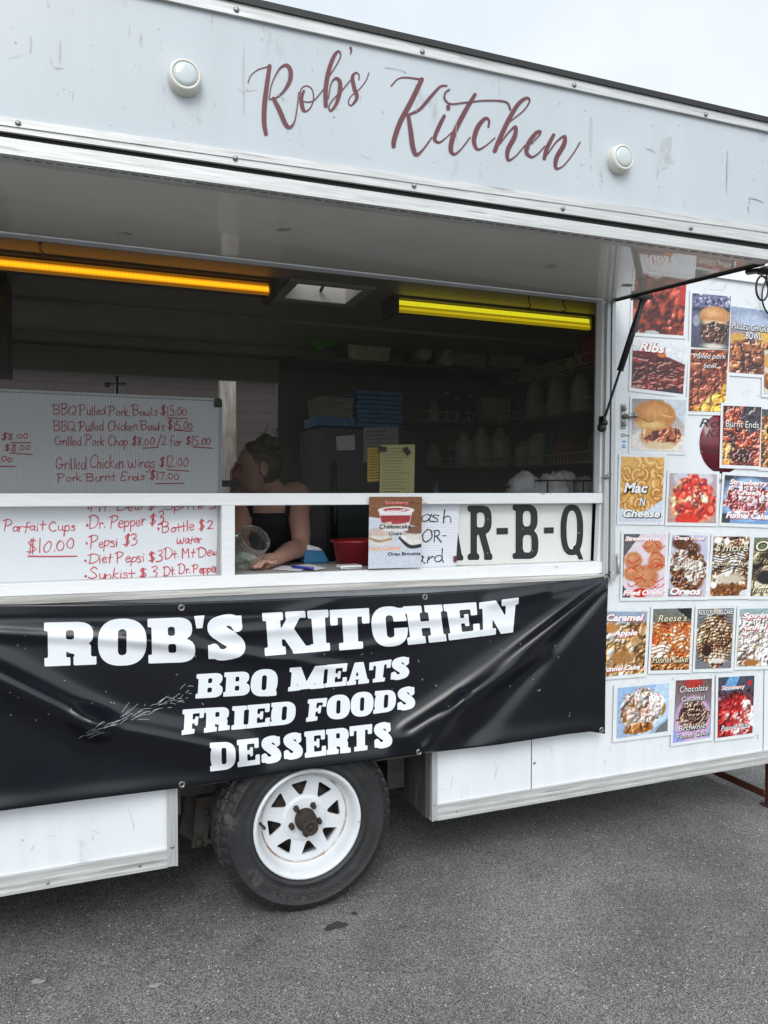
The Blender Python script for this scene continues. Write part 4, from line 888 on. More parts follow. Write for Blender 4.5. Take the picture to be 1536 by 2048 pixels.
# ================================================================= MENU WHITEBOARD
yb = .062
mb = MB(); strip(mb, (-420, ve(783, 443, 801)-4, 1200), (441, 801, 1172), yb, .012)
WB = add('menu_whiteboard', mb, M_WBD); tag(WB, 'white menu board with red marker prices standing behind the window rails', 'menu board')
fr = MB(); strip(fr, (-420, ve(778, 443, 797)-5, ve(783, 443, 802)-5), (444, 797, 802), yb-.008, .02)
a, b, c_, d = W(432, 1172, yb-.006), W(443, 1172, yb-.006), W(445, 806, yb-.006), W(440, 806, yb-.006); fr.prism([a, b, c_, d], (0, .02, 0))
a, b, c_, d = W(438, 1172, yb-.009), W(440.5, 1172, yb-.009), W(443.5, 806, yb-.009), W(442, 806, yb-.009); fr.prism([a, b, c_, d], (0, .003, 0))
add('board_frame', fr, M_ALUV, WB)
fr = MB(); fr.prism([W(429, 813, yb-.012), W(444.5, 814, yb-.012), W(444.5, 799, yb-.012), W(438, 796, yb-.012), W(429, 796.5, yb-.012)], (0, .03, 0)); add('corner_cap', fr, M_BLK, WB, bevel=.002)
tb = on_plane(yb-.0006)
def up(x, y): return x/3.339, 780+y/3.339
def dn(x, y): return x/3.339, 1000+y/3.339
UP = [("BBQ Pulled Pork Bowls $15.00", 352, 165, 1250, 172, 66), ("BBQ Pulled Chicken Bowls $15.00", 358, 276, 1288, 266, 64), ("Grilled Pork Chop $8.00 /2 for $15.00", 362, 370, 1412, 370, 62), ("Grilled Chicken Wings $12.00", 370, 528, 1258, 512, 78), ("Pork Burnt Ends $17.00", 385, 612, 1205, 598, 58), ("$8.00", 5, 335, 190, 325, 44), ("$8.00", 25, 410, 208, 400, 44), ("$8.00", -90, 485, 88, 478, 44)]
DN = [("Parfait Cups", 20, 208, 508, 205, 70), ("$10.00", 178, 362, 505, 328, 92), ("*Mt. Dew $", 572, 72, 1045, 70, 58), ("Sprite 3", 1095, 70, 1445, 55, 58), ("*Dr. Pepper $3", 568, 198, 1090, 165, 82), ("*Bottle $2", 1050, 222, 1425, 192, 66), ("Water", 1175, 292, 1350, 285, 58), ("*Pepsi $3", 568, 322, 918, 306, 76), ("*Diet Pepsi $3", 565, 428, 1088, 408, 70), ("Dt. Mt Dew", 1098, 392, 1452, 372, 68), ("*Sunkist $3", 558, 528, 1050, 518, 66), ("Dt. Dr. Pepper", 1092, 502, 1458, 478, 62)]
for k, (s_, x0, y0, x1, y1, h_) in enumerate(UP): mb = MB(); hand_text(mb, s_, *up(x0, y0), *up(x1, y1), h_/3.339, tb, 1.7, seed=k, k0=k); add('marker_writing', mb, M_MARK, WB, fix=False)
for k, (s_, x0, y0, x1, y1, h_) in enumerate(DN): mb = MB(); hand_text(mb, s_, *dn(x0, y0), *dn(x1, y1), h_/3.339, tb, 2.0, seed=20+k, k0=k); add('marker_writing', mb, M_MARK, WB, fix=False)
for (x0, y0, x1, y1) in ((1118, 186, 1252, 190), (1168, 268, 1286, 275), (955, 388, 1052, 383), (1290, 380, 1420, 388), (1115, 532, 1262, 541), (1040, 625, 1230, 622), (75, 350, 202, 352), (65, 420, 216, 430), (-50, 508, 100, 510)):
    mb = MB(); stroke(mb, [(*up(x0, y0), 2), (*up(x1, y1), 1.8)], tb, .0018); add('price_underline', mb, M_MARK, WB, fix=False)
mb = MB(); stroke(mb, [(*dn(188, 375), 2.6), (*dn(350, 377), 2.4), (*dn(513, 375), 2.2)], tb, .0018); add('price_underline', mb, M_MARK, WB, fix=False)

# ================================================================= BAR-B-Q SIGN, HAND-WRITTEN NOTE
mb = MB(); ysg = .045; mb.prism([W(760, 1135, ysg), W(1181, 1123, ysg), W(1185, 1000, ysg), W(760, 1000, ysg)], (0, .012, 0))
SG = add('letter_sign', mb, M_SIGN); tag(SG, 'cream board reading BAR-B-Q in black slab letters behind the rails', 'sign')
LQ = [(s_B, [(800, 1013), (853, 1013), (853, 1123), (800, 1124)]), (s_A, [(866, 1012), (927, 1012), (927, 1121), (864, 1122)]), (s_R, [(935, 1011), (985, 1011), (985, 1120), (935, 1120)]), (s_dash, [(993, 1056), (1016, 1055.5), (1016, 1068.5), (993, 1069)]), (s_B, [(1025, 1009), (1077, 1009), (1077, 1118), (1025, 1118)]), (s_dash, [(1088, 1055), (1107.5, 1054.5), (1107.5, 1066.5), (1088, 1067)]), (s_Q, [(1121, 1009), (1167, 1009), (1166, 1117), (1121, 1117)])]
bk, fg = MB(), MB()
for g_, q in LQ: letter(bk, g_, q, on_plane(ysg-.0012), 34, grow=.022); letter(fg, g_, q, on_plane(ysg-.0022), 40)
add('letter_backing', bk, M_STKW, SG, fix=False); add('sign_letters', fg, M_SIGNL, SG, fix=False)
def pc5(x, y): return 640+x/5.297, 980+y/5.297
yp = .030
mb = MB(); mb.prism([W(800, 1138, yp), W(911, 1136.5, yp), W(919.5, 1008, yp), W(800, 1008, yp)], (0, .0015, 0))
NT = add('payment_note', mb, M_PAPER); tag(NT, 'lined paper note hand lettered in black with Cash OR Card', 'note')
mb = MB()
for k in range(24):
    v = 1014+k*5.1; stroke(mb, [(800, v+.5, .7), (918-k*.33, v, .7)], on_plane(yp-.0006), 0, 2)
add('ruled_lines', mb, M_BLUEINK, NT, fix=False)
mb = MB(); f3 = on_plane(yp-.0014)
hand_text(mb, 'Cash', *pc5(905, 340), *pc5(1400, 345), 27, f3, 2.1, 3); hand_text(mb, '-OR-', *pc5(1030, 548), *pc5(1345, 538), 25, f3, 2.1, 5); hand_text(mb, 'Card', *pc5(865, 775), *pc5(1330, 768), 29, f3, 2.1, 6)
add('pen_writing', mb, M_INK, NT, fix=False)
p = W(910, 1118, .026); mb = MB(); mb.box(p.x-.006, p.x+.006, .020, .030, p.z-.012, p.z+.012); tag(add('paper_clip', mb, mat('dark_red_clip', (.13, .02, .025), .4), bevel=.002), 'tiny dark red clip holding the lower corner of the lined note', 'clip')

# ================================================================= PRINTED FOOD POSTERS
M_PRINT = print_mat('laminated_food_print', .26)
M_SLEEVE = mat('clear_sleeve_edge', (.70, .725, .735), .3, col2=(.60, .63, .645), scale=16, spots=(.36, .38, .38), spot_scale=28, spot_amt=.24)
M_TW = mat('white_print_ink', (.78, .78, .77), .35); M_TK = mat('black_print_ink', (.014, .014, .014), .4); M_TR = mat('red_print_ink', (.42, .03, .03), .4); M_TP = mat('pink_print_ink', (.75, .25, .27), .4); M_TC = mat('cream_print_ink', (.76, .70, .48), .4)
class Paint:
    def __init__(s, asp, c, c2=None, w=88, seed=0):
        s.w = w; s.h = max(20, int(w/asp)); s.r = np.random.default_rng(seed); y = np.linspace(0, 1, s.h)[:, None, None]; c2 = c if c2 is None else c2
        s.a = np.array(c, float)*(1-y)+np.array(c2, float)*y+np.zeros((s.h, s.w, 3)); s.Y, s.X = np.mgrid[0:s.h, 0:s.w]; s.X = (s.X+.5)/s.w; s.Y = (s.Y+.5)/s.h; s.asp = asp
    def _mix(s, k, c): k = np.clip(k, 0, 1)[..., None]; s.a = s.a*(1-k)+np.array(c, float)*k; return s
    def ell(s, cx, cy, rx, ry, c, soft=.15, rot=0., al=1., n=2.):
        dx, dy = s.X-cx, (s.Y-cy)/s.asp; ry = ry/s.asp; cr, sr = math.cos(rot), math.sin(rot); u, v = dx*cr+dy*sr, -dx*sr+dy*cr
        d = ((np.abs(u)/rx)**n+(np.abs(v)/ry)**n)**(1/n); return s._mix(np.clip((1-d)/soft+.0, 0, 1)*al, c)
    def poly(s, P, c, al=1.):
        ins = np.zeros(s.X.shape, bool); n = len(P)
        for i in range(n):
            (xa, ya), (xb, yb) = P[i], P[(i+1) % n]
            if ya == yb: continue
            ins ^= ((s.Y < ya) != (s.Y < yb)) & (s.X < (xb-xa)*(s.Y-ya)/(yb-ya)+xa)
        return s._mix(ins*al, c)
    def line(s, P, w, c, al=1.):
        P = catmull(P, 8); d = np.full(s.X.shape, 9.)
        for i in range(len(P)-1):
            ax, ay = P[i]; bx_, by = P[i+1]; dx, dy = bx_-ax, (by-ay)/s.asp; px, py = s.X-ax, (s.Y-ay)/s.asp; t = np.clip((px*dx+py*dy)/max(1e-9, dx*dx+dy*dy), 0, 1); d = np.minimum(d, np.hypot(px-t*dx, py-t*dy))
        return s._mix(np.clip((w-d)/(.35*w)+.2, 0, 1)*al, c)
    def scat(s, n, cols, r0, r1, reg=None, el=2.2, al=.9):
        k = 0; t = 0
        while k < n and t < n*12:
            t += 1; x, y = s.r.random(2)
            if reg is not None and not reg(x, y): continue
            r = s.r.uniform(r0, r1); e = s.r.uniform(1, el); c = np.array(cols[s.r.integers(len(cols))], float)*s.r.uniform(.8, 1.18); ro = s.r.uniform(0, PI); ra, rb = r*e**.5, r/e**.5*s.asp
            if r > .024: s.ell(x+.2*r, y+.3*r*s.asp, ra*1.1, rb*1.1, c*.38, .5, ro, al*.8)
            s.ell(x, y, ra, rb, np.clip(c, 0, 255), .4, ro, al)
            if r > .024: s.ell(x-.25*r, y-.3*r*s.asp, ra*.5, rb*.42, np.clip(c*1.3+26, 0, 255), .9, ro, al*.75)
            k += 1
        return s
    def noise(s, sc, oc=4, el=1.):
        n = np.zeros(s.X.shape); a = 1.; t = 0.; X_ = s.X*sc; Y_ = s.Y*sc/s.asp*el
        for _ in range(oc):
            g = s.r.random((int(Y_.max())+3, int(X_.max())+3)); xi, yi = X_.astype(int), Y_.astype(int); fx, fy = X_-xi, Y_-yi; fx, fy = fx*fx*(3-2*fx), fy*fy*(3-2*fy)
            n += a*((g[yi, xi]*(1-fx)+g[yi, xi+1]*fx)*(1-fy)+(g[yi+1, xi]*(1-fx)+g[yi+1, xi+1]*fx)*fy); t += a; a *= .55; X_ = X_*2.03+.7; Y_ = Y_*2.03+.3
        n /= t; return np.clip((n-.28)/.44, 0, 1)
    def tex(s, cols, sc=6., k=None, emb=250., hi=(250, 222, 205), hit=.075, el=1., al=1.):
        sc *= .8; n = np.abs(s.noise(sc, 3, el)*2-1); m = .45*n+.55*s.noise(sc*.55, 4, el); c = np.array(cols, float); x = np.linspace(0, 1, len(c)); m = np.clip((m-m.min())/(m.max()-m.min()), 0, 1)
        T = np.stack([np.interp(m, x, c[:, i]) for i in range(3)], -1); h = .6*m+.4*n; g = np.zeros_like(h); g[1:, 1:] = h[1:, 1:]-h[:-1, :-1]
        T = T*(1+np.clip(g*abs(emb)/60, -.55, .6))[..., None]; T = T.mean(-1, keepdims=True)+(T-T.mean(-1, keepdims=True))*1.04; w_ = np.clip((g-hit*1.6)/.03, 0, 1)[..., None]*.8; T = T*(1-w_)+np.array(hi, float)*w_
        k = np.ones(s.X.shape) if k is None else np.clip(k, 0, 1); k = (k*al)[..., None]; s.a = s.a*(1-k)+np.clip(T, 0, 255)*k; return s
    def em(s, cx, cy, rx, ry, soft=.12, rag=.25):
        d = np.hypot((s.X-cx)/rx, (s.Y-cy)/ry)+rag*(s.noise(7, 2)-.5); return np.clip((1-d)/soft, 0, 1)
    def grain(s, amt=9):
        n = s.r.normal(0, 1, (s.h, s.w, 1)); b = s.r.normal(0, 1, (s.h//4+2, s.w//4+2, 1)).repeat(4, 0).repeat(4, 1)[:s.h, :s.w]; s.a = np.clip(s.a+n*amt*.6+b*amt*.6, 0, 255); return s
def inside(cx, cy, rx, ry): return lambda x, y: ((x-cx)/rx)**2+((y-cy)/ry)**2 < 1
def asp_of(q): q = [np.array(p, float) for p in q]; return (np.linalg.norm(q[1]-q[0])+np.linalg.norm(q[2]-q[3]))/(np.linalg.norm(q[3]-q[0])+np.linalg.norm(q[2]-q[1]))/.93
PLIFT = [0.]
def poster(q, P, label, texts=(), y=-.0045, sleeve=(5, 6, 5, 7), name='poster', group='food posters on the side wall'):
    PLIFT[0] += .00022; y -= PLIFT[0]; mb = MB(); h_, w_ = P.h, P.w
    for j in range(h_+1):
        for i in range(w_+1): p = bil(q, i/w_, 1-j/h_); mb.v.append(tuple(W(p[0], p[1], y)))
    for j in range(h_):
        for i in range(w_): k = j*(w_+1)+i; mb.face((k, k+1, k+w_+2, k+w_+1))
    o = add(name, mb, M_PRINT, fix=False); tag(o, label, 'poster', group)
    at = o.data.color_attributes.new('Ink', 'FLOAT_COLOR', 'CORNER'); C_ = lin(np.clip(P.a, 0, 255)*.93).reshape(-1, 3)
    C_ = np.concatenate([C_, np.ones((len(C_), 1))], 1).repeat(4, 0); at.data.foreach_set('color', C_.astype(np.float32).ravel())
    if sleeve:
        l_, t_, r_, b_ = sleeve; sm_ = MB(); tl, tr, br, bl = q
        ys_ = y+.0012; sm_.prism([W(bl[0]-l_, bl[1]+b_, ys_), W(br[0]+r_, br[1]+b_, y+.0012), W(tr[0]+r_, tr[1]-t_, y+.0012), W(tl[0]-l_, tl[1]-t_, y+.0012)], (0, .0009, 0)); add('clear_sleeve', sm_, M_SLEEVE, o)
    if texts:
        for (s_, x0, y0, x1, y1, fm, om, bold, sh) in texts:
            tm = MB(); ms = []; qq = [tuple(bil(q, x0, 1-y0)), tuple(bil(q, x1, 1-y0)), tuple(bil(q, x1, 1-y1)), tuple(bil(q, x0, 1-y1))]
            bxx = None
            for mm, off in ((fm, -.0020), (om, -.0012)):
                if mm is None: continue
                if mm not in ms: ms.append(mm)
                tm.mi = ms.index(mm); ww = qq
                if mm is om and fm is not None:
                    dx, dy = .7, .9; ww = [(u+dx, v+dy) for u, v in qq]
                bxx = type_on(tm, s_, ww, y+off, bold+(.05 if mm is om else 0), sh, box=bxx)
            add('lettering', tm, ms, o, fix=False)
    return o
MEAT = [(120, 38, 22), (92, 26, 18), (60, 18, 14), (150, 56, 30), (168, 60, 44), (44, 14, 12)]; GLO = [(235, 190, 170), (250, 225, 215), (220, 140, 110)]
SYR = [(40, 22, 16), (66, 36, 22), (28, 16, 12)]; CREAM = [(245, 240, 232), (230, 222, 210), (250, 248, 245)]; FRY = [(150, 92, 44), (120, 68, 30), (176, 112, 58), (98, 54, 26)]
WT, KT = M_TW, M_TK
# ribs and sausage, under the flap edge
q = [(1268, 552), (1373, 562), (1367, 671), (1265, 664)]; P = Paint(asp_of(q), (150, 70, 52), (135, 52, 40), seed=1); P.tex([(60,22,18),(120,44,32),(160,66,50),(186,92,72),(206,120,100)], 4.5); P.line([(.93, .02), (.95, .4)], .07, (188, 46, 36)); P.ell(.38, 1.0, .16, .06, (190, 188, 186)); P.ell(.85, .0, .14, .12, (236, 234, 232)).grain()
poster(q, P, 'poster of saucy glazed wings and a red sausage under the flap edge')
q = [(1266, 679), (1373, 690), (1366, 788), (1263, 775)]; P = Paint(asp_of(q), (226, 230, 236), (214, 208, 206), seed=2); P.poly([(0, .28), (.35, .22), (.55, .28), (1, .52), (1, 1), (0, 1)], (112, 36, 34))
for k in range(5): P.line([(-.1, .30+.15*k), (.3, .27+.15*k), (.6, .33+.15*k), (1.1, .50+.13*k)], .055, [(92, 24, 26), (128, 44, 38), (80, 20, 22)][k % 3]); P.line([(-.1, .37+.15*k), (.4, .34+.15*k), (1.1, .57+.13*k)], .018, (38, 12, 16))
P.tex([(34,12,14),(86,26,26),(128,40,36),(160,62,52)], 6, np.clip((P.Y-.30-.28*np.maximum(0,P.X-.5))/.02,0,1), el=2.2, al=.7); P.ell(.55, .25, .09, .06, (206, 120, 52)); P.ell(.75, .99, .2, .07, (46, 44, 50)).grain()
poster(q, P, 'poster of dark glazed racks with the word Ribs at its top', [('Ribs', .12, .03, .60, .22, WT, M_TR, .035, .25)])
q = [(1265, 797), (1373, 800), (1366, 903), (1263, 900)]; P = Paint(asp_of(q), (150, 140, 138), (214, 206, 200), seed=3); P.poly([(.55, 0), (1, 0), (1, .5)], (196, 204, 214)); P.ell(.5, .86, .6, .34, (226, 220, 212)); P.ell(.54, .74, .42, .24, (196, 160, 116)); P.tex([(70,24,18),(128,48,30),(176,96,56),(206,140,92)], 8, P.em(.56,.66,.44,.2)); P.ell(.42, .32, .42, .31, (188, 124, 62), .1).ell(.40, .26, .34, .2, (206, 146, 82), .7).ell(.36, .50, .36, .12, (226, 186, 118), .6); P.line([(.1, .34), (.3, .44), (.4, .42)], .012, (158, 96, 44)).line([(.55, .3), (.75, .34)], .012, (224, 172, 110)); P.ell(.55, .9, .38, .1, (222, 198, 160), .5).grain(9)
poster(q, P, 'poster of a big bun filled with pulled pork on white paper')
q = [(1385, 586), (1462, 593), (1457, 699), (1382, 694)]; P = Paint(asp_of(q), (112, 112, 150), (70, 70, 86), seed=4); P.scat(60, [(62, 60, 96), (150, 150, 190), (210, 210, 226)], .02, .05, lambda x, y: y < .22); P.poly([(0, .26), (1, .22), (1, .30), (0, .33)], (50, 52, 72)); P.ell(.12, .5, .1, .12, (150, 152, 165)); P.ell(.62, .60, .40, .40, (64, 46, 40)); P.ell(.6, .39, .42, .19, (196, 138, 84), .1).ell(.56, .34, .3, .1, (224, 176, 124), .8).ell(.6, .53, .42, .07, (226, 196, 160), .5); P.ell(.6, .72, .38, .22, (58, 36, 32), .2).tex([(40,24,22),(70,42,36),(96,60,50)], 7, P.em(.6,.7,.38,.2)); P.scat(14, CREAM, .012, .03, inside(.62, .6, .2, .05)); P.ell(.6, .96, .42, .08, (214, 204, 190), .6).grain()
poster(q, P, 'poster of a tall burger on a dark tray above the pulled pork bowl')
q = [(1382, 698), (1457, 700), (1450, 824), (1377, 822)]; P = Paint(asp_of(q), (118, 62, 46), (150, 78, 50), seed=5); P.tex([(58,22,16),(112,50,34),(146,76,52),(178,106,74)], 6).tex([(176,104,36),(220,160,60),(240,196,96),(250,220,140)], 5, np.clip((P.Y+.55*P.X-1.02)/.08+1.2*(P.noise(6)-.5),0,1), hi=(255,240,190)).grain()
poster(q, P, 'tall poster reading Pulled pork bowl over saucy meat and yellow macaroni', [('Pulled pork', .08, .07, .94, .17, WT, KT, .0, .2), ('bowl', .36, .22, .70, .30, WT, KT, .0, .2)])
q = [(1463, 612), (1552, 624), (1540, 750), (1458, 744)]; P = Paint(asp_of(q), (150, 166, 196), (150, 90, 60), seed=6); P.ell(.5, .2, .6, .16, (176, 190, 214), .6).ell(.18, .5, .22, .12, (206, 160, 80)).ell(.75, .45, .2, .14, (226, 180, 84)); P.tex([(44,32,34),(96,56,44),(136,80,56),(176,112,72),(206,150,96)], 6, np.clip((P.Y-.44-.1*np.abs(P.X-.5))/.08+(P.noise(5)-.5),0,1)).grain()
poster(q, P, 'poster reading Pulled Chicken Bowl in white above dark shredded meat', [('PULLED CHICKEN', .03, .24, .98, .335, WT, KT, .0, .2), ('BOWL', .36, .36, .72, .47, WT, KT, .01, .1)])
q = [(1529, 700), (1610, 706), (1600, 796), (1528, 787)]; P = Paint(asp_of(q), (205, 202, 196), (216, 200, 180), seed=7); P.ell(.3, .25, .5, .2, (206, 160, 80), .2).ell(.35, .7, .5, .24, (160, 92, 60), .2).scat(40, FRY, .03, .07, inside(.35, .7, .5, .22)).grain()
poster(q, P, 'poster with a pale bun cut by the right edge of the picture')
# maroon disc with the phone number
cc = W(1446, 887, -.0018); r = abs(cc.z-W(1446, 827, -.0018).z); dm = MB(); dm.lathe([(.0001, .0008), (r, .0008), (r, 0)], frame((cc.x, -.001, cc.z), (0, -1, 0)), 64)
dd = add('round_decal', dm, mat('maroon_decal', (.15, .014, .025), .25, var=.1, scale=12)); tag(dd, 'large round maroon decal with a phone number, half covered by the Burnt Ends poster', 'decal')
dm = MB(); type_on(dm, "Rob's", [(1400, 836), (1478, 838), (1477, 856), (1399, 854)], -.0024, .0, .25); type_on(dm, 'Kitchen', [(1414, 858), (1500, 860), (1499, 876), (1413, 874)], -.0024, .0, .25); type_on(dm, '1-765-620-4418'[:7], [(1402, 893), (1450, 895), (1449, 909), (1401, 907)], -.0024, .0); add('lettering', dm, M_TK, dd, fix=False)
q = [(1447, 811), (1523, 814), (1518, 932), (1444, 929)]; P = Paint(asp_of(q), (64, 44, 46), (110, 50, 36), seed=8); P.tex([(30,14,16),(78,26,22),(140,50,34),(192,88,56),(226,140,96)], 9).tex([(30,28,38),(58,52,64),(84,76,90)], 6, P.em(.85,.16,.4,.3)).tex([(150,84,40),(214,150,80),(240,196,120)], 8, P.em(.12,.82,.24,.22)).tex([(26,12,16),(60,22,28),(90,34,40)], 8, P.em(.5,.84,.3,.14)).grain()
poster(q, P, 'poster reading Burnt Ends over dark red meat cubes on the maroon decal', [('Burnt Ends', .08, .25, .95, .36, M_TW, KT, -.004, .05)], y=-.0065)
q = [(1524, 818), (1604, 822), (1598, 938), (1521, 934)]; P = Paint(asp_of(q), (70, 74, 78), (150, 90, 44), seed=9); P.tex([(60,34,20),(130,76,34),(190,130,60),(226,176,100)], 7, np.clip((P.Y-.1)/.05,0,1)).grain()
poster(q, P, 'poster of browned bites with large dark lettering right of Burnt Ends', [('Chicken', .12, .26, 1.6, .46, KT, M_TC, .03, .1)], y=-.0055)
q = [(1243, 913), (1329, 915), (1323, 1043), (1239, 1042)]; P = Paint(asp_of(q), (226, 176, 92), (216, 160, 76), seed=10)
for k in range(46):
    x, y_ = P.r.random(2); rr_ = P.r.uniform(.06, .12); a0 = P.r.uniform(0, 6); pts = [(x+rr_*math.cos(a0+t), y_+rr_*.8*math.sin(a0+t)) for t in np.linspace(0, 2.6, 5)]
    P.line(pts, .075, (150, 92, 30), .5); P.line(pts, .06, [(206, 146, 62), (226, 172, 88), (190, 128, 48)][k % 3]); P.line([(a-.008, b-.012) for a, b in pts], .018, (250, 222, 164), .8)
P.poly([(0, .80), (.35, .86), (.62, .84), (1, .66), (1, 1), (0, 1)], (206, 214, 230)).grain(8)
poster(q, P, 'poster reading Mac N Cheese over golden yellow macaroni', [('Mac', .08, .40, .64, .56, WT, KT, .03, .2), ('N', .46, .63, .60, .76, WT, KT, .02, .2), ('Cheese', .08, .82, .96, .94, WT, KT, .03, .2)])
q = [(1340, 946), (1434, 949), (1432, 1046), (1335, 1044)]; P = Paint(asp_of(q), (176, 160, 170), (190, 150, 140), seed=11); P.ell(.5, .1, .46, .2, (206, 204, 214)); P.ell(.5, .62, .5, .5, (206, 160, 120), .15); P.tex([(150,24,20),(206,48,38),(226,90,66),(236,190,140),(244,230,200)], 4.5, P.em(.5,.52,.5,.48)).scat(12, [(206,44,36),(222,60,46)], .05, .09, inside(.5,.45,.4,.4)).scat(24, CREAM, .012, .03, inside(.5,.5,.3,.45)); P.ell(.86, .72, .13, .16, (206, 44, 34)).ell(.88, .72, .06, .08, (236, 130, 100)); P.ell(.4, .95, .26, .14, (220, 50, 28)).grain()
poster(q, P, 'poster of a clear tub of strawberries and cream, no lettering')
q = [(1450, 950), (1548, 955), (1540, 1049), (1443, 1045)]; P = Paint(asp_of(q), (84, 96, 120), (120, 160, 206), seed=12); P.ell(.5, .5, .55, .5, (150, 190, 230), .15); P.ell(.5, .52, .44, .36, (150, 96, 96), .2).tex([(90,34,40),(150,56,60),(186,120,126),(216,206,216),(240,238,244)], 11, P.em(.5,.52,.5,.38)); P.ell(.06, .95, .12, .16, (60, 62, 66)).ell(.06, .02, .12, .1, (44, 48, 46)).grain()
poster(q, P, 'poster reading Strawberry Crunch Funnel Cake on a blue tray', [('Strawberry', .10, .08, .90, .22, WT, M_TR, .04, .25), ('Crunch', .28, .30, .76, .40, WT, M_TR, .04, .25), ('Funnel Cake', .08, .77, .96, .90, WT, M_TR, .04, .25)])
q = [(1248, 1068), (1332, 1068), (1328, 1194), (1245, 1195)]; P = Paint(asp_of(q), (90, 92, 96), (70, 72, 78), seed=13); P.poly([(.4, 0), (1, .0), (1, 1), (.2, 1), (.0, .8), (.02, .36)], (226, 210, 220))
for (x, y_, rx, ry) in ((.70, .20, .26, .13), (.24, .42, .24, .16), (.8, .44, .24, .17), (.22, .62, .24, .14), (.55, .68, .34, .22)): P.ell(x, y_, rx, ry, (196, 128, 84), .25); P.ell(x-.04, y_-.04, rx*.6, ry*.5, (214, 150, 106), .8)
for k in range(17): x, y_ = P.r.uniform(.1, .85), P.r.uniform(.12, .85); sg_ = 1 if k % 2 else -1; P.line([(x-.05, y_+.03*sg_), (x+.04, y_-.02*sg_), (x+.15, y_-.01), (x+.22, y_+.05*sg_)], .011, (200, 24, 24))
P.ell(.42, .93, .2, .08, (204, 28, 24)).grain(8)
poster(q, P, 'poster reading Strawberried Fried Oreos with red drizzle', [('Strawberried', .03, .035, .90, .105, WT, M_TP, .04, .25), ('Fried Oreos', .01, .885, .97, .965, WT, M_TP, .04, .25)])
q = [(1345, 1070), (1416, 1071), (1411, 1193), (1336, 1193)]; P = Paint(asp_of(q), (196, 198, 226), (200, 190, 206), seed=14); P.ell(.3, .12, .34, .14, (84, 48, 26), .3).ell(.55, .22, .3, .13, (104, 62, 34), .3); P.ell(.35, .48, .45, .26, (104, 60, 34), .2).ell(.5, .74, .46, .2, (116, 66, 34), .2).ell(.75, .55, .2, .2, (110, 64, 36), .2); P.tex([(50,26,14),(96,56,30),(140,86,48)], 6, P.em(.5,.55,.48,.40)).tex([(120,80,54),(206,196,186),(246,244,242)], 9, P.em(.36,.46,.40,.20,.3,.9)).tex([(120,80,54),(216,206,196),(246,244,242)], 9, P.em(.66,.62,.28,.18,.3,.9)).scat(70, CREAM, .008, .018, inside(.5,.5,.46,.4)); P.ell(.08, .94, .3, .07, (120, 130, 150)).grain()
poster(q, P, 'poster reading Deep Fried Oreos with powdered sugar', [('Deep Fried', .06, .015, .92, .095, WT, M_TR, .035, .22), ('Oreos', .04, .855, .88, .975, WT, M_TR, .045, .25)])
q = [(1428, 1073), (1501, 1073), (1493, 1191), (1420, 1192)]; P = Paint(asp_of(q), (60, 44, 34), (120, 74, 40), seed=15); P.tex([(28,16,12),(70,42,26),(150,116,84),(226,216,200),(246,242,236)], 7); P.ell(.5, .72, .46, .13, (206, 196, 176), .5); P.ell(.5, .92, .6, .13, (128, 76, 38), .3); P.scat(50, FRY, .03, .07, lambda x, y: y > .8)
for (x, y_) in ((.1, .36), (.32, .36), (.8, .33), (.55, .42), (.2, .42), (.42, .62), (.08, .82), (.36, .08), (.1, .06)): P.ell(x, y_, .09, .06, (246, 244, 240), .2)
for k in range(14): y_ = P.r.uniform(.1, .6); P.line([(0, y_), (.3, y_+.03), (.6, y_-.03), (1, y_+.03)], .012, (40, 22, 16), .8)
P.ell(.98, .97, .2, .08, (220, 220, 222)).grain()
poster(q, P, "poster reading S'more Funnel Cake with marshmallows and chocolate", [("S'more", .06, .12, .96, .25, M_TC, KT, .0, .2), ('Funnel Cake', .02, .42, .95, .49, M_TC, KT, .0, .2)])
q = [(1509, 1075), (1592, 1075), (1585, 1192), (1501, 1192)]; P = Paint(asp_of(q), (110, 120, 100), (80, 74, 60), seed=16); P.tex([(36,30,28),(92,80,60),(160,148,112),(226,218,190)], 7, np.clip((P.Y-.2)/.06,0,1)); P.ell(.34, .68, .26, .13, (40, 36, 38), .2).grain()
poster(q, P, "poster of a cookie funnel cake cut by the picture edge beside S'more", [('Oreo', .05, .06, .98, .23, M_TC, KT, .0, .15), ('Funnel Cake', .04, .86, 1.2, .94, M_TC, KT, .0, .2)])
q = [(1206, 1223), (1295, 1223), (1288, 1346), (1203, 1354)]; P = Paint(asp_of(q), (150, 166, 190), (150, 150, 150), seed=17); P.tex([(96,70,44),(150,110,66),(186,150,106),(206,204,200),(232,234,236)], 5.5, np.clip((P.Y-.14)/.06,0,1)); P.ell(.45, .72, .3, .12, (168, 118, 66), .3).ell(.2, .26, .18, .09, (190, 130, 66), .3).grain()
poster(q, P, 'poster reading Caramel Apple Funnel Cake beside the banner corner', [('Caramel', .08, .04, .93, .15, WT, M_TR, .04, .25), ('Apple', .24, .29, .80, .41, WT, M_TR, .04, .25), ('Funnel Cake', .02, .85, .90, .93, WT, M_TR, .04, .25)], y=-.004)
q = [(1307, 1218), (1384, 1216), (1378, 1339), (1301, 1341)]; P = Paint(asp_of(q), (110, 116, 112), (150, 90, 50), seed=18); P.poly([(.6, 0), (1, 0), (1, .2), (.7, .06)], (34, 40, 38)); P.ell(.5, .6, .56, .46, (130, 74, 40), .15); P.tex([(74,30,20),(196,70,28),(206,120,60),(240,230,216),(250,248,244)], 6.5, np.clip((P.Y-.2)/.05,0,1)).tex([(96,54,26),(160,100,50),(196,136,80)], 7, np.clip((P.Y-.78)/.06+(P.noise(6)-.5),0,1))
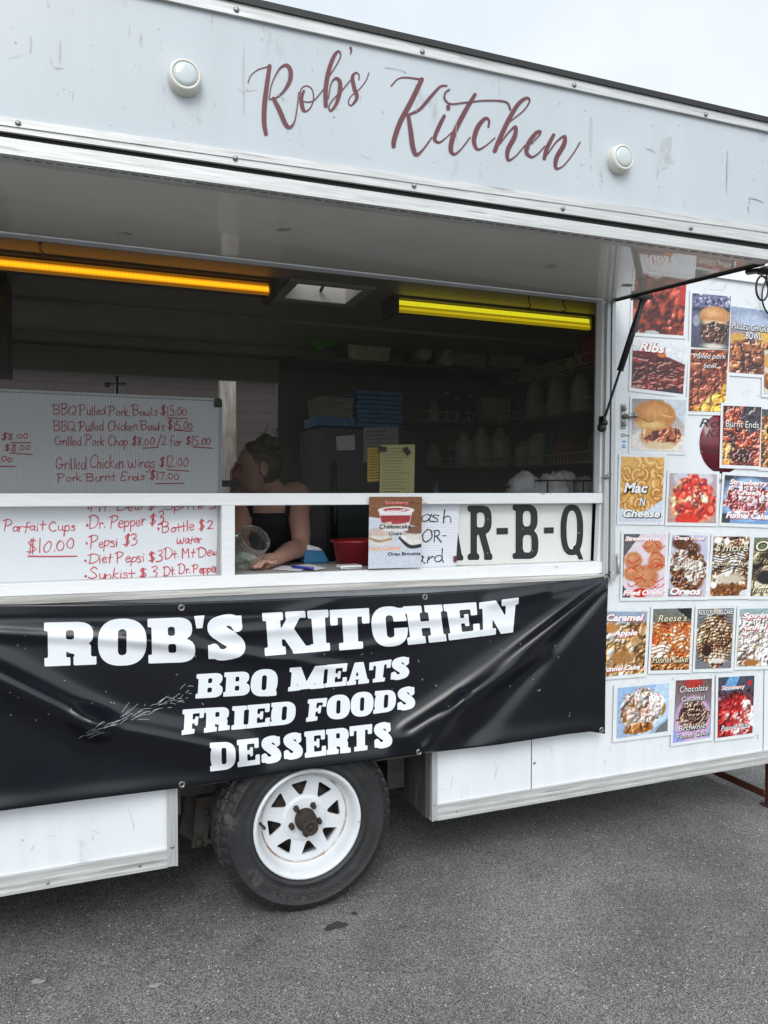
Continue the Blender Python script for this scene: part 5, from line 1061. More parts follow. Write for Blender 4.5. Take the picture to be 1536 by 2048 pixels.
for k in range(9): y_ = .24+.06*k; P.line([(0, y_+.02), (.3, y_-.03), (.55, y_+.04), (.8, y_-.01), (1, y_+.04)], .016, (172, 110, 58))
P.grain()
poster(q, P, "poster reading Reese's Funnel Cake with orange candy and caramel drizzle", [("Reese's", .14, .10, .88, .21, M_TC, KT, .0, .2), ('Funnel Cake', .04, .78, .96, .88, M_TC, KT, .0, .2)])
q = [(1396, 1218), (1468, 1216), (1462, 1336), (1390, 1338)]; P = Paint(asp_of(q), (126, 128, 136), (120, 122, 128), seed=19); P.ell(.5, .52, .54, .44, (110, 78, 54), .15); P.tex([(40,22,16),(96,60,36),(156,116,78),(216,196,160),(236,222,196)], 9, P.em(.5,.5,.56,.48))
for k in range(15): y_ = .14+.05*k; P.line([(.05, y_+.05), (.4, y_-.02), (.95, y_+.02)], .011, (44, 24, 16), .9)
P.ell(.3, .7, .14, .1, (50, 28, 22)); P.ell(.6, .87, .3, .06, (226, 222, 214), .5).grain()
poster(q, P, 'poster reading ROLO FUNNELCAKE with chocolate stripes', [('ROLO FUNNELCAKE', .03, .02, .98, .10, WT, KT, .01, .0)])
q = [(1480, 1218), (1562, 1216), (1554, 1331), (1473, 1333)]; P = Paint(asp_of(q), (150, 176, 176), (160, 130, 120), seed=20); P.ell(.5, .6, .6, .5, (214, 204, 196), .2); P.tex([(120,100,90),(190,176,166),(226,220,214),(248,246,244)], 7, np.clip((P.Y-.1)/.06,0,1)).scat(90, [(196, 44, 66), (210, 60, 80), (210, 190, 60), (70, 110, 90), (140, 90, 70)], .010, .022, lambda x, y: y > .2); P.ell(.35, .94, .2, .06, (170, 110, 50)).grain()
poster(q, P, 'poster reading Sprinkle Funnel Cake at the right picture edge', [('Sprinkle', .06, .07, 1.1, .19, WT, M_TR, .04, .25), ('Funnel Cake', .02, .28, 1.25, .37, WT, M_TR, .04, .25)])
q = [(1236, 1376), (1339, 1366), (1335, 1462), (1233, 1477)]; P = Paint(asp_of(q), (150, 184, 222), (160, 184, 214), seed=21); P.poly([(.75, 0), (1, 0), (1, .7), (.6, 1), (.4, 1)], (190, 214, 238)); P.poly([(.8, .9), (1, .75), (1, 1), (.75, 1)], (110, 116, 120)); P.ell(.48, .5, .42, .46, (226, 228, 230), .2); P.ell(.42, .82, .3, .14, (160, 104, 54), .3).ell(.86, .5, .1, .18, (164, 110, 60), .3); P.tex([(150,104,66),(206,196,186),(240,238,236),(252,252,252)], 5, P.em(.48,.48,.44,.44)).tex([(140,90,50),(176,120,66)], 6, P.em(.42,.86,.3,.12)).scat(150, [(200, 40, 60), (206,60,80), (120, 130, 140), (214, 110, 120), (60, 80, 70), (206, 180, 80)], .008, .020, inside(.47, .36, .40, .32)).grain(9)
poster(q, P, 'square poster of a sprinkled funnel cake in a blue foam box, lowest row', sleeve=(8, 6, 8, 8))
q = [(1352, 1361), (1424, 1357), (1421, 1474), (1346, 1486)]; P = Paint(asp_of(q), (110, 84, 76), (170, 170, 220), seed=22); P.ell(.5, .06, .3, .1, (176, 50, 44), .3); P.ell(.5, .66, .52, .42, (206, 170, 206), .15); P.ell(.5, .6, .42, .26, (70, 44, 38), .2).tex([(30,18,16),(70,44,36),(130,96,80),(226,216,206)], 11, P.em(.5,.6,.44,.26)); P.poly([(0, .8), (.35, 1), (0, 1)], (150, 160, 226)).grain()
poster(q, P, 'poster reading Chocolate Caramel Brownie Funnel Cake in a pink box', [('Chocolate', .12, .10, .90, .20, M_TW, KT, -.004, .1), ('Caramel', .18, .27, .82, .35, M_TW, KT, -.004, .1), ('Brownie', .14, .74, .86, .83, M_TW, KT, -.004, .1), ('Funnel Cake', .10, .87, .94, .95, M_TW, KT, -.004, .1)])
q = [(1437, 1355), (1509, 1351), (1505, 1466), (1435, 1476)]; P = Paint(asp_of(q), (64, 76, 96), (150, 40, 40), seed=23); P.poly([(.3, 0), (.6, 0), (.45, .22), (.1, .24)], (106, 160, 210)); P.ell(.5, .66, .56, .42, (140, 24, 26), .15); P.tex([(96,14,18),(150,24,28),(186,60,58),(240,226,224),(250,246,246)], 5, P.em(.5,.66,.62,.40,.1,.3)).scat(20, SYR, .03, .05, lambda x, y: .22 < y < .34); P.ell(.88, .12, .06, .05, (206, 30, 40)).grain()
poster(q, P, 'poster reading Strawberry Funnel Cake with a small red berry', [('Strawberry', .09, .14, .72, .22, M_TP, M_TW, .0, .1), ('Funnel Cake', .09, .80, .90, .88, KT, M_TW, .0, .1)])
# cheesecake poster hanging over the rails
q = [(738.5, 993.5), (844, 993.5), (842, 1135), (736.5, 1137.5)]; P = Paint(asp_of(q), (128, 84, 48), (206, 214, 226), w=110, seed=24); P.poly([(0, .28), (.2, .30), (1, .42), (1, 1), (0, 1)], (206, 212, 224)); P.poly([(0, 0), (1, 0), (1, .44), (.62, .36), (.2, .30), (0, .27)], (128, 80, 44)); P.line([(.6, .06), (1, .1)], .02, (96, 58, 32), .6).line([(0, .12), (.3, .14)], .02, (150, 100, 56), .6)
for cx_ in (.22, .86): P.ell(cx_, .52, .27, .10, (190, 178, 172), .15); P.ell(cx_, .60, .24, .10, (222, 216, 210), .2)
P.ell(.22, .50, .24, .06, (206, 186, 176), .3).line([(.02, .58), (.2, .62), (.42, .59)], .025, (176, 150, 110)); P.ell(.88, .47, .24, .06, (120, 84, 66), .25); P.line([(.60, .58), (.78, .70), (1, .69)], .035, (44, 40, 40)); P.line([(.64, .56), (.8, .64), (1, .63)], .04, (232, 230, 226))
P.poly([(.19, .22), (.82, .22), (.74, .48), (.28, .48)], (226, 222, 220)); P.poly([(.21, .26), (.80, .26), (.765, .36), (.24, .36)], (156, 40, 44)); P.ell(.5, .36, .26, .03, (170, 60, 60), .4).scat(9, CREAM, .02, .04, inside(.5, .36, .2, .03)); P.ell(.51, .19, .36, .055, (240, 238, 236), .08).ell(.51, .185, .29, .038, (206, 120, 124), .3); P.line([(.3, .18), (.5, .165), (.7, .19)], .012, (160, 30, 40)).line([(.35, .20), (.55, .205), (.68, .18)], .012, (240, 236, 236)); P.ell(.5, .50, .22, .03, (214, 210, 210), .4).grain(7)
poster(q, P, 'cheesecake cups poster hanging over the window rails beside the lined note', [('Strawberry', .30, .055, .74, .115, M_TP, M_TR, .012, .0), ('Cheesecake', .20, .385, .80, .445, KT, None, .015, .0), ('Cups', .38, .49, .63, .545, KT, None, .015, .0), ('Peach Cobbler', .01, .69, .62, .745, M_TP, M_TC, .01, .0), ('Oreo Brownie', .37, .775, .99, .825, KT, None, .018, .0)], y=-.018, sleeve=None, group=None)
# small payment icons and a line of print on the wall
mb = MB(); M_TB = mat('blue_print_ink', (.06, .28, .62), .4)
for (a, b) in (((1243, 867.5), (1249, 874)),): 
    mb.prism([W(a[0], b[1], -.0012), W(b[0], b[1], -.0012), W(b[0], a[1], -.0012), W(a[0], a[1], -.0012)], (0, .001, 0))
PD = add('payment_decal', mb, M_TK); tag(PD, 'column of tiny payment stickers under the latch beside the bun poster', 'sticker')
mb = MB(); mb.prism([W(1244.6, 872.6, -.0018), W(1247.4, 872.6, -.0018), W(1247.4, 869.1, -.0018), W(1244.6, 869.1, -.0018)], (0, .0005, 0)); mb.mi = 1; type_on(mb, 'Square', [(1250.5, 868.5), (1263, 868.5), (1263, 873.5), (1250.5, 873.5)], -.0012); mb.mi = 2; type_on(mb, 'VISA', [(1244, 880.5), (1252.5, 880.5), (1252.5, 885), (1244, 885)], -.0012, .02); mb.prism([W(1245, 896, -.0014), W(1251, 896, -.0014), W(1251, 889, -.0014), W(1245, 889, -.0014)], (0, .001, 0)); mb.mi = 0; type_on(mb, 'AMEX', [(1245.5, 890.8), (1250.5, 890.8), (1250.5, 893.8), (1245.5, 893.8)], -.002, .02)
add('lettering', mb, [M_TW, M_TK, M_TB], PD, fix=False)
mb = MB(); type_on(mb, 'smith', [(1427, 955), (1449, 955.5), (1449, 967), (1427, 966.5)], -.0012); o = add('wall_lettering', mb, M_TK, fix=False); tag(o, 'few small black letters on the wall between two strawberry posters', 'lettering')
# torn tape scraps
rr = random.Random(11)
for k, (u, v, du, dv, lab) in enumerate(((1432, 572, 30, 14, 'grey tape patch on the wall under the flap corner'), (1535, 652, 14, 9, 'pale torn tape scrap above the Pulled Chicken Bowl poster'), (1516, 1424, 20, 13, 'blank taped rectangle right of the Strawberry Funnel Cake poster'))):
    mb = MB(); mb.prism([W(u-du/2, v+dv/2, -.0012), W(u+du/2, v+dv/2+1, -.0012), W(u+du/2, v-dv/2, -.0012), W(u-du/2, v-dv/2+1, -.0012)], (0, .0008, 0)); tag(add('tape_scrap', mb, M_SLEEVE), lab, 'tape')
# ================================================================= INSIDE AND BEHIND THE TRAILER
def mb_tag(name, mb, m, label, cat, group=None, bevel=0.): return tag(add(name, mb, m, bevel=bevel), label, cat, group)
def pxbox(mb, u0, u1, v0, v1, y, dep):       # upright box whose front fills a picture rectangle at depth y
    a, b = W(u0, v1, y), W(u1, v0, y); mb.box(min(a.x, b.x), max(a.x, b.x), y, y+dep, a.z, b.z)
def siding():
    m = bpy.data.materials.new('mauve_lap_siding'); m.use_nodes = True; N = m.node_tree.nodes; K = m.node_tree.links; b = N['Principled BSDF']; b.inputs['Roughness'].default_value = .8
    tc = N.new('ShaderNodeTexCoord'); wv = N.new('ShaderNodeTexWave'); wv.bands_direction = 'Z'; wv.wave_profile = 'SAW'; wv.inputs['Scale'].default_value = 2.6; wv.inputs['Distortion'].default_value = .3
    rp = N.new('ShaderNodeValToRGB'); rp.color_ramp.elements[0].color = (.034, .027, .026, 1); rp.color_ramp.elements[1].color = (.052, .041, .039, 1); rp.color_ramp.elements[1].position = .25
    K.new(tc.outputs['Object'], wv.inputs['Vector']); K.new(wv.outputs['Fac'], rp.inputs['Fac']); K.new(rp.outputs[0], b.inputs['Base Color'])
    bp = N.new('ShaderNodeBump'); bp.inputs['Strength'].default_value = .4; K.new(wv.outputs['Fac'], bp.inputs['Height']); K.new(bp.outputs[0], b.inputs['Normal']); return m
BL = thing('neighbour_building', (-.5, 6.5, GZ), 'mauve sided building seen through the trailer beyond its far opening', 'building')
c = MB(); c.box(-7, 4.2, 6, 9, GZ, 3.0); add('building_wall', c, siding(), BL)
c = MB(); c.prism([(-7.2, 5.8, 3.0), (4.4, 5.8, 3.0), (4.4, 7.5, 3.3), (-7.2, 7.5, 3.3)], (0, 0, .06)); c.prism([(-7.2, 9.2, 3.0), (4.4, 9.2, 3.0), (4.4, 7.5, 3.3), (-7.2, 7.5, 3.3)], (0, 0, .06)); add('building_roof', c, M_UNDERB, BL)
a = W(205, 800, 5.97); b = W(270, 800, 5.97); c = MB(); c.box(a.x, b.x, 5.955, 5.999, GZ, 2.15); c.box(a.x-.08, a.x-.005, 5.94, 5.999, GZ, 2.2); c.box(b.x+.005, b.x+.08, 5.94, 5.999, GZ, 2.2); add('building_door', c, mat('mauve_door', (.045, .036, .034), .6, var=.1), BL)

# fridge with the papers and boxes on and above it
F0, F1, FY0, FY1, FZ = 1.174, 1.80, 1.30, 1.87, 1.952
M_FR = mat('dark_steel_fridge', (.035, .042, .045), .4, .3, var=.3, scale=6)
FR = thing('fridge', (1.48, 1.58, .56), 'tall dark fridge standing behind the serving counter', 'fridge')
c = MB(); c.box(F0, F1, FY0+.05, FY1, .56, FZ); add('body', c, M_FR, FR, bevel=.006)
c = MB(); c.box(F0, F1, FY0, FY0+.047, .62, FZ-.01); DR = add('door', c, M_FR, FR, bevel=.006)
c = MB(); c.tube([(F0+.05, FY0-.03, 1.1), (F0+.05, FY0-.03, 1.75)], .012, 8); c.tube([(F0+.05, FY0, 1.12), (F0+.05, FY0-.03, 1.12)], .01, 6); c.tube([(F0+.05, FY0, 1.73), (F0+.05, FY0-.03, 1.73)], .01, 6); add('handle', c, M_BLK, DR)
def sheet(name, pts, y, m, label, cat='paper', lines=0, lm=None):
    mb = MB(); mb.prism([W(u, v, y) for u, v in pts], (0, .0015, 0)); o = tag(add(name, mb, m), label, cat)
    if lines:
        lb = MB(); (tlu, tlv), (tru, trv), (bru, brv), (blu, blv) = pts[0], pts[1], pts[2], pts[3]
        for k in range(lines):
            t = (k+1.2)/(lines+1.4); e = random.uniform(.55, .9); a = (tlu+(blu-tlu)*t, tlv+(blv-tlv)*t); b_ = (tru+(bru-tru)*t, trv+(brv-trv)*t)
            stroke(lb, [(a[0]+(b_[0]-a[0])*.08, a[1], 1.1), (a[0]+(b_[0]-a[0])*e, a[1]+(b_[1]-a[1])*e, 1.1)], on_plane(y-.001), 0, 2)
        add('writing', lb, lm or M_INK, o, fix=False)
    return o
M_YP = mat('yellow_legal_paper', (.62, .58, .26), .7, var=.05); M_GP = mat('gold_paper', (.60, .40, .07), .7, var=.06); M_FADE = mat('faded_notice_paper', (.36, .38, .36), .7, var=.08)
sheet('fridge_note', [(672, 873), (709, 870), (710, 900), (674, 901)], 1.296, mat('clean_white_note', (.62, .62, .64), .7, var=.03), 'small white note stuck on the dark fridge door', 'note')
sheet('notice', [(727, 855), (797, 853), (797, 922), (727, 925)], 1.292, M_FADE, 'pale printed notice on the fridge behind the yellow sheets', 'notice', 8)
sheet('gold_sheet', [(735, 896), (768, 893), (766, 962), (735, 964)], .105, M_GP, 'gold sheet of paper half hidden by the yellow ruled page', 'paper', 11)
YS = sheet('yellow_page', [(761, 890), (830, 889), (828, 990), (759, 990)], .095, M_YP, 'yellow ruled page hanging inside the insect screen', 'paper', 15, mat('grey_pencil', (.25, .24, .14), .6))
for (u, v, r_) in ((765, 898, .1), (814, 902, .9)):
    c = MB(); p = W(u, v, .088); c.obox(p+Vector((-.016*math.cos(r_), 0, .016*math.sin(r_))), p+Vector((.016*math.cos(r_), 0, -.016*math.sin(r_))), .006, .02); add('clip', c, M_BLK, YS)
random.seed(21)
M_BBOX = mat('blue_carton', (.06, .19, .40), .55, var=.25, scale=14, spots=(.3, .36, .45), spot_scale=20, spot_amt=.2)
zz0 = FZ+.002; hz = (W(760, 781, 1.34).z-zz0)/8
for k in range(8):
    a, b = W(714, 820, 1.34), W(805, 820, 1.34); c = MB(); j = random.uniform(-.008, .008); c.box(a.x+j, b.x+j, 1.34+abs(j), 1.62, zz0+k*hz, zz0+(k+1)*hz-.003); mb_tag('glove_box', c, M_BBOX, 'flat blue carton in the stack on top of the fridge', 'carton', 'blue cartons stacked on the fridge', .003)
a, b = W(632, 840, 1.34), W(711, 840, 1.34); c = MB(); c.box(a.x, b.x, 1.34, 1.6, FZ+.002, W(680, 834, 1.34).z); mb_tag('blue_tray', c, M_BBOX, 'low blue carton under the pale woven basket on the fridge', 'carton', None, .003)
zb_ = W(680, 834, 1.34).z+.002; zt_ = W(680, 793, 1.34).z
c = MB()
for k in range(9):
    z0_, z1_ = zb_+(zt_-zb_)*k/9, zb_+(zt_-zb_)*(k+1)/9-.002; e = .010*(k/9); c.box(a.x+.02-e, b.x-.012+e, 1.36-e, 1.56+e, z0_, z1_)
mb_tag('woven_basket', c, mat('woven_straw', (.5, .45, .37), .8, col2=(.2, .18, .15), scale=70), 'pale woven basket on a blue carton beside the carton stack', 'basket', None, .003)
# overhead shelf and what lies on it
zs = W(950, 735, 1.62).z
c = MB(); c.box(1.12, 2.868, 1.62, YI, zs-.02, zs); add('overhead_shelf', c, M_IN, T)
M_GRN = mat('green_plastic_sheet', (.16, .45, .06), .5, var=.2, scale=9); c = MB()
pts = [(598, 668), (640, 666), (706, 664), (694, 676), (668, 690), (634, 703), (612, 676)]; c.prism([W(u, v, 1.60) for u, v in pts], (.0, .012, 0)); c.box(W(610, 690, 1.61).x, W(700, 690, 1.61).x, 1.613, 1.85, W(650, 671, 1.61).z-.004, W(650, 671, 1.61).z); mb_tag('green_sheet', c, M_GRN, 'green plastic sheet hanging over the overhead shelf edge', 'sheet')
M_FOIL = mat('aluminium_foil', (.65, .64, .55), .35, .7, var=.3, scale=30, bump=.4); c = MB(); a, b = W(700, 711, 1.66), W(780, 711, 1.66); zt_ = W(740, 671, 1.66).z; zp = zs+.002
c.prism([(a.x, 1.68, zp), (b.x, 1.68, zp), (b.x+.02, 1.66, zt_), (a.x-.02, 1.66, zt_)], (0, .26, 0)); c.box(a.x-.032, b.x+.032, 1.65, 1.93, zt_, zt_+.006); mb_tag('foil_pan', c, M_FOIL, 'deep foil pan on the overhead shelf beside the green sheet', 'pan', None, .003)
M_ROLL = mat('paper_roll', (.75, .70, .55), .8, var=.12); M_TAN = mat('tan_carton', (.52, .44, .26), .7, var=.15)
for (u, v, r, lab) in ((852, 706, 15, 'white paper roll on the overhead shelf nearest the foil pan'), (896, 697, 13, 'upper small paper roll end facing out of the overhead shelf'), (897, 724, 16, 'lower paper roll end facing out of the overhead shelf')):
    p = W(u, v, 1.63); rr_ = r*(1.63+D)/1480; p.z = max(p.z, zs+rr_+.002) if v > 700 else p.z; c = MB(); c.lathe([(.001, 0), (rr_*.35, 0), (rr_*.36, -.004), (rr_*.95, 0), (rr_, -.006), (rr_, -.24), (.001, -.24)], frame(p, (0, -1, 0)), 24); mb_tag('paper_roll', c, M_ROLL, lab, 'paper roll')
c = MB(); pxbox(c, 906, 976, 677, 733, 1.66, .25); mb_tag('tan_carton', c, M_TAN, 'rounded tan bag on the overhead shelf beside the paper rolls', 'bag', None, .03)
c = MB(); pxbox(c, 984, 1049, 659, 733, 1.65, .28); mb_tag('tan_carton', c, M_TAN, 'tall tan carton on the overhead shelf under the yellow light', 'carton', None, .005)
# wire shelves round the back corner
M_WIRE = mat('coated_wire', (.5, .49, .45), .45, .2, var=.2)
def wire_shelf(za, back, lip=.055):
    c = MB()
    if back:
        x0, x1, y0 = 1.86, 2.56, 1.78
        for dz in (0, lip): c.tube([(x0, y0, za+dz), (x1, y0, za+dz)], .0035, 6)
        for y in np.linspace(y0, YI-.004, 5): c.tube([(x0, y, za), (x1+.3, y, za)], .003, 5)
        for x in np.arange(x0, x1, .033): c.tube([(x, y0, za), (x, y0, za+lip)], .0018, 4, False)
    x0, y1 = 2.56, 1.78
    for dz in (0, lip): c.tube([(x0, .75, za+dz), (x0, y1, za+dz)], .0035, 6)
    for x in np.linspace(x0, 2.866, 5): c.tube([(x, .75, za), (x, YI-.004, za)], .003, 5)
    for y in np.arange(.75, y1, .033): c.tube([(x0, y, za), (x0, y, za+lip)], .0018, 4, False)
    return c
def zray(u, v, x): r = ray(u, v); return H+r[2]*x/r[0]
ZS = [zray(1130, 738, 2.56), W(950, 843, 1.78).z, W(950, 934, 1.78).z]
for k, (za, bk_, lab) in enumerate(zip(ZS, (False, True, True), ('highest wire shelf on the right inner wall', 'middle wire corner shelf holding a pale box', 'lowest wire corner shelf holding white jugs'))): mb_tag('wire_shelf', wire_shelf(za, bk_), M_WIRE, lab, 'shelf', 'wire shelves in the trailer corner')
M_JUG = mat('milky_plastic', (.42, .41, .36), .45, var=.1); M_DKB = mat('dark_bottle', (.05, .09, .15), .3, var=.3); M_PALE = mat('pale_carton', (.38, .36, .29), .6, var=.1)
def jug(u, y, r, h, za, m, label, cat='jug', cap=M_PALE, square=False):
    p = W(u, 900, y); z0_ = za+.0045; J = thing(cat.replace(' ', '_'), (p.x, y, z0_), label, cat, None); c = MB()
    c.lathe([(.001, 0), (r*.94, 0), (r, .01), (r, h*.62), (r*.9, h*.72), (r*.45, h*.86), (r*.38, h*.92), (.001, h*.92)], frame((p.x, y, z0_), (0, 0, 1)), 4 if square else 20); add('bottle', c, m, J)
    c = MB(); c.lathe([(r*.42, h*.90), (r*.42, h), (.001, h)], frame((p.x, y, z0_), (0, 0, 1)), 14); add('cap', c, cap, J)
h2 = W(960, 858, 1.9).z-ZS[2]
for u, lab, r in ((928, 'white plastic jug at the left of the row on the lowest wire shelf', .075), (962, 'white plastic jug in the middle of the row on the lowest wire shelf', .07), (1000, 'white plastic jug at the right of the row in the shelf corner', .08)): jug(u, 1.90, r, h2*(1.02 if u > 940 else .86), ZS[2], M_JUG, lab)
jug(868, 1.88, .05, h2*.55, ZS[2], M_PALE, 'small pale tub left of the white jugs', 'tub'); jug(900, 1.9, .035, h2*.5, ZS[2], M_DKB, 'short dark bottle between tub and jugs', 'bottle')
c = MB(); pxbox(c, 966, 1022, 797, 838, 1.84, .18); mb_tag('pale_box', c, M_PALE, 'pale box on the middle wire shelf', 'box', None, .004)
for u, hh, lab in ((895, .2, 'dark bottle left on the middle wire shelf'), (915, .16, 'short dark bottle on the middle wire shelf'), (938, .19, 'dark bottle beside the pale box on the middle shelf')): jug(u, 1.88, .035, hh, ZS[1], M_DKB, lab, 'bottle')
def side_item(y, r, h, za, m, label, cat):
    c = MB(); z0_ = za+.0045; c.lathe([(.001, 0), (r, 0), (r*1.05, h*.3), (r*.9, h*.75), (r*.4, h), (.001, h)], frame((2.70, y, z0_), (0, 0, 1)), 9); c.sm = [False]*len(c.f); return mb_tag(cat.replace(' ', '_'), c, m, label, cat)
side_item(1.50, .085, .21, ZS[2], M_PALE, 'pale food bag on the lowest shelf of the right wall', 'food bag'); side_item(1.22, .09, .17, ZS[2], mat('dull_red_bag', (.3, .1, .09), .5, var=.3), 'dull red food bag on the lowest shelf of the right wall', 'food bag'); side_item(1.0, .07, .15, ZS[2], mat('dull_green_bag', (.10, .14, .08), .5, var=.3), 'greenish packet at the near end of the lowest shelf', 'packet')
for k, y in enumerate((1.55, 1.3)): side_item(y, .06, .26, ZS[1], M_PALE, ('tall clear bag at the back of the middle side shelf', 'tall clear bag at the front of the middle side shelf')[k], 'bag')
for k, (u, hh, m_, lab) in enumerate(((985, .10, M_TAN, 'low tan packet behind the bottles'), (1012, .19, M_DKB, 'dark tall bottle in the shelf corner'), (868, .14, M_JUG, 'white tub left on the middle wire shelf'))): jug(u, 1.97, .05, hh, ZS[1], m_, lab+', back row of the middle wire shelf', ('packet', 'bottle', 'tub')[k])
for k, (y, r_, hh, m_, lab) in enumerate(((1.68, .07, .17, M_JUG, 'white packet furthest back on the lowest side shelf'), (1.36, .05, .19, M_DKB, 'dark packet between the pale and red bags'), (.88, .06, .19, M_PALE, 'pale packet nearest the window on the lowest side shelf'))): side_item(y, r_, hh, ZS[2], m_, lab, 'packet')
for k, (y, r_, hh, m_, lab) in enumerate(((1.05, .06, .22, M_JUG, 'white sleeve of cups on the middle side shelf'), (1.7, .06, .2, M_DKB, 'dark jar furthest back on the middle side shelf'))): side_item(y, r_, hh, ZS[1], m_, lab, ('cups', 'jar')[k])
for k, (y, hh, lab) in enumerate(((1.35, .1, 'pale bag behind the red and yellow packet'), (1.6, .14, 'pale bag at the back of the highest wire shelf'))): side_item(y, .08, hh, ZS[0], M_PALE, lab, 'bag')
c = MB(); p = Vector((2.70, 1.0, ZS[0]+.11)); rr = random.Random(5)
for k in range(16): d = Vector((rr.gauss(0, 1), rr.gauss(0, 1), rr.gauss(0, .7))).normalized(); q_ = p+Vector((-.02, .06, -.05)); c.tube([q_, q_+d*.08], [.016, .003], 5)
c.mi = 1; c.ball(p+Vector((0, -.08, .0)), (.09, .1, .1), 10, 6); o = add('party_packet', c, [mat('yellow_foil', (.75, .6, .05), .5), mat('red_foil', (.5, .04, .04), .5, bump=.3)]); tag(o, 'red and yellow packet on the highest wire shelf by the window frame', 'packet')
# counter clutter behind the rails
ZC = 1.2735
def crumple(c, ctr, r, seed, n=24, rings=16):
    rr = np.random.default_rng(seed); i0 = len(c.v); c.ball(ctr, r, n, rings); ph = rr.uniform(0, 6.3, 8); fr = rr.uniform(2, 7, 8)
    for i in range(i0, len(c.v)):
        v = Vector(c.v[i])-Vector(ctr); d = v.normalized(); s_ = 1+.10*math.sin(fr[0]*d.x*2+ph[0])+.12*abs(math.sin(fr[1]*d.z+ph[1]+3*d.x))+.09*math.sin(fr[2]*d.y*3+fr[3]*d.x*2+ph[2])+.07*abs(math.sin(fr[4]*3*d.x+fr[5]*2*d.z+ph[3])); c.v[i] = tuple(Vector(ctr)+v*(s_*.9))
M_BAG = mat('thin_white_plastic_bag', (.62, .62, .64), .4, var=.12, scale=18, bump=.5, bscale=30)
xa, xb = W(1066, 970, .26).x, W(1182, 970, .26).x; zt_ = W(1120, 962, .26).z
c = MB()
for (x, y) in ((xa, .14), (xb, .14), (xa, .38), (xb, .38)): c.tube([(x, y, ZC), (x, y, zt_)], .004, 6)
for y in (.14, .38): c.tube([(xa, y, zt_), (xb, y, zt_)], .004, 6); c.tube([(xa, y, ZC+.12), (xb, y, ZC+.12)], .003, 6)
for x in (xa, (xa+xb)/2-.02, (xa+xb)/2+.03, xb): c.tube([(x, .14, zt_), (x, .38, zt_)], .004, 6); c.tube([(x, .14, zt_), (x, .14, ZC+.1)], .0035, 6); c.tube([(x, .14, ZC+.12), (x, .38, ZC+.12)], .003, 6)
mb_tag('wire_rack', c, M_BLK, 'black wire rack full of white plastic bags on the counter', 'rack')
for (u, v, y, r, lab, sd_) in ((1048, 978, .30, (.075, .07, .075), 'white plastic bag slumped left of the wire rack', 2), (1108, 985, .26, (.10, .08, .085), 'white plastic bag spilling over the wire rack middle', 3), (1166, 985, .27, (.06, .08, .07), 'white plastic bag at the right end of the wire rack', 4), (1129, 957, .27, (.055, .05, .035), 'knotted white bag on top of the bags in the rack', 6)):
    c = MB(); crumple(c, W(u, v, y), r, sd_, 26, 18); mb_tag('plastic_bag', c, M_BAG, lab, 'plastic bag', 'white bags in the rack')
jug(872, .33, .028, W(872, 962, .33).z-ZC, ZC, M_DKB, 'bottle with a black and white top behind the rail', 'bottle', M_BLK)
c = MB(); p0 = W(1022, 972, .3); c.tube([p0+Vector((-.05, .0, .012)), p0+Vector((-.02, 0, -.004)), p0+Vector((.06, 0, -.008))], .008, 8); c.tube([p0+Vector((.05, 0, -.008)), p0+Vector((.052, .0, ZC-p0.z))], .01, 8); c.box(p0.x+.02, p0.x+.09, .27, .34, ZC, ZC+.02); mb_tag('pump_tap', c, M_BLK, 'black curved tap handle left of the white bags', 'tap')
M_REDP = mat('red_plastic', (.26, .012, .02), .32, var=.12, scale=8)
c = MB(); ctr = W(722, 1100, .25); zt_ = W(700, 1079, .25).z; s_ = Matrix.Diagonal((1.25, 1, 1, 1)); Mx = Matrix.Translation((ctr.x, .25, ZC)) @ s_; hh = zt_-ZC
c.lathe([(.001, .002), (.078, .002), (.083, .0), (.098, hh-.012), (.106, hh-.010), (.106, hh), (.096, hh), (.080, .008), (.001, .008)], Mx, 40); mb_tag('red_tub', c, M_REDP, 'red plastic tub on the counter beside the card reader', 'tub')
c = MB(); a, b = W(679, 1134, .075), W(722, 1134, .075); c.box(a.x, b.x, .055, .125, ZC, ZC+.014); o = mb_tag('card_reader', c, mat('white_gloss_plastic', (.78, .78, .78), .2, var=.03), 'white card reader lying on the counter edge', 'card reader', None, .005)
c = MB(); c.box(a.x+.004, b.x-.004, .0545, .0546, ZC+.005, ZC+.007); add('card_slot', c, M_BLK, o)
for (pts, lab) in (([(545, 1138), (600, 1142), (612, 1136), (560, 1130)], 'white order sheet under the blue pen'), ([(580, 1133), (618, 1127), (652, 1136), (632, 1140)], 'loose white sheet beside the blue carton')):
    c = MB(); c.prism([WZ(u, v, ZC+.003+(.002 if u > 560 and 'loose' in lab else 0)) for u, v in [(p[0], p[1]) for p in pts]], (0, 0, -.0012)); mb_tag('order_sheet', c, M_PAPER, lab, 'paper')
c = MB(); a, b = WZ(582, 1133, ZC+.010), WZ(626, 1137, ZC+.010); c.tube([a, a+(b-a)*.12, b], [.002, .0048, .0048], 10); mb_tag('pen', c, mat('blue_pen', (.01, .02, .26), .3), 'blue pen lying on the order sheets', 'pen')
c = MB(); yb2 = .34; P_ = [(608, 1131), (659, 1133), (655, 1115), (648, 1102), (610, 1100)]; dz_ = ZC-W(608, 1131, yb2).z
c.prism([W(u, v, yb2) if v < 1130 else Vector((W(u, v, yb2).x, yb2, ZC)) for u, v in P_], (0, .08, 0)); CT = mb_tag('blue_carton', c, mat('bright_blue_carton', (.025, .19, .38), .45, var=.1), 'blue and white rounded carton behind the forearm', 'carton', None, .006)
c = MB(); c.prism([W(u, v, yb2+.012) for u, v in ((610.5, 1100.5), (647, 1101.5), (638, 1095), (616, 1089))], (0, .05, 0)); add('carton_top', c, M_PAPER, CT, bevel=.003)
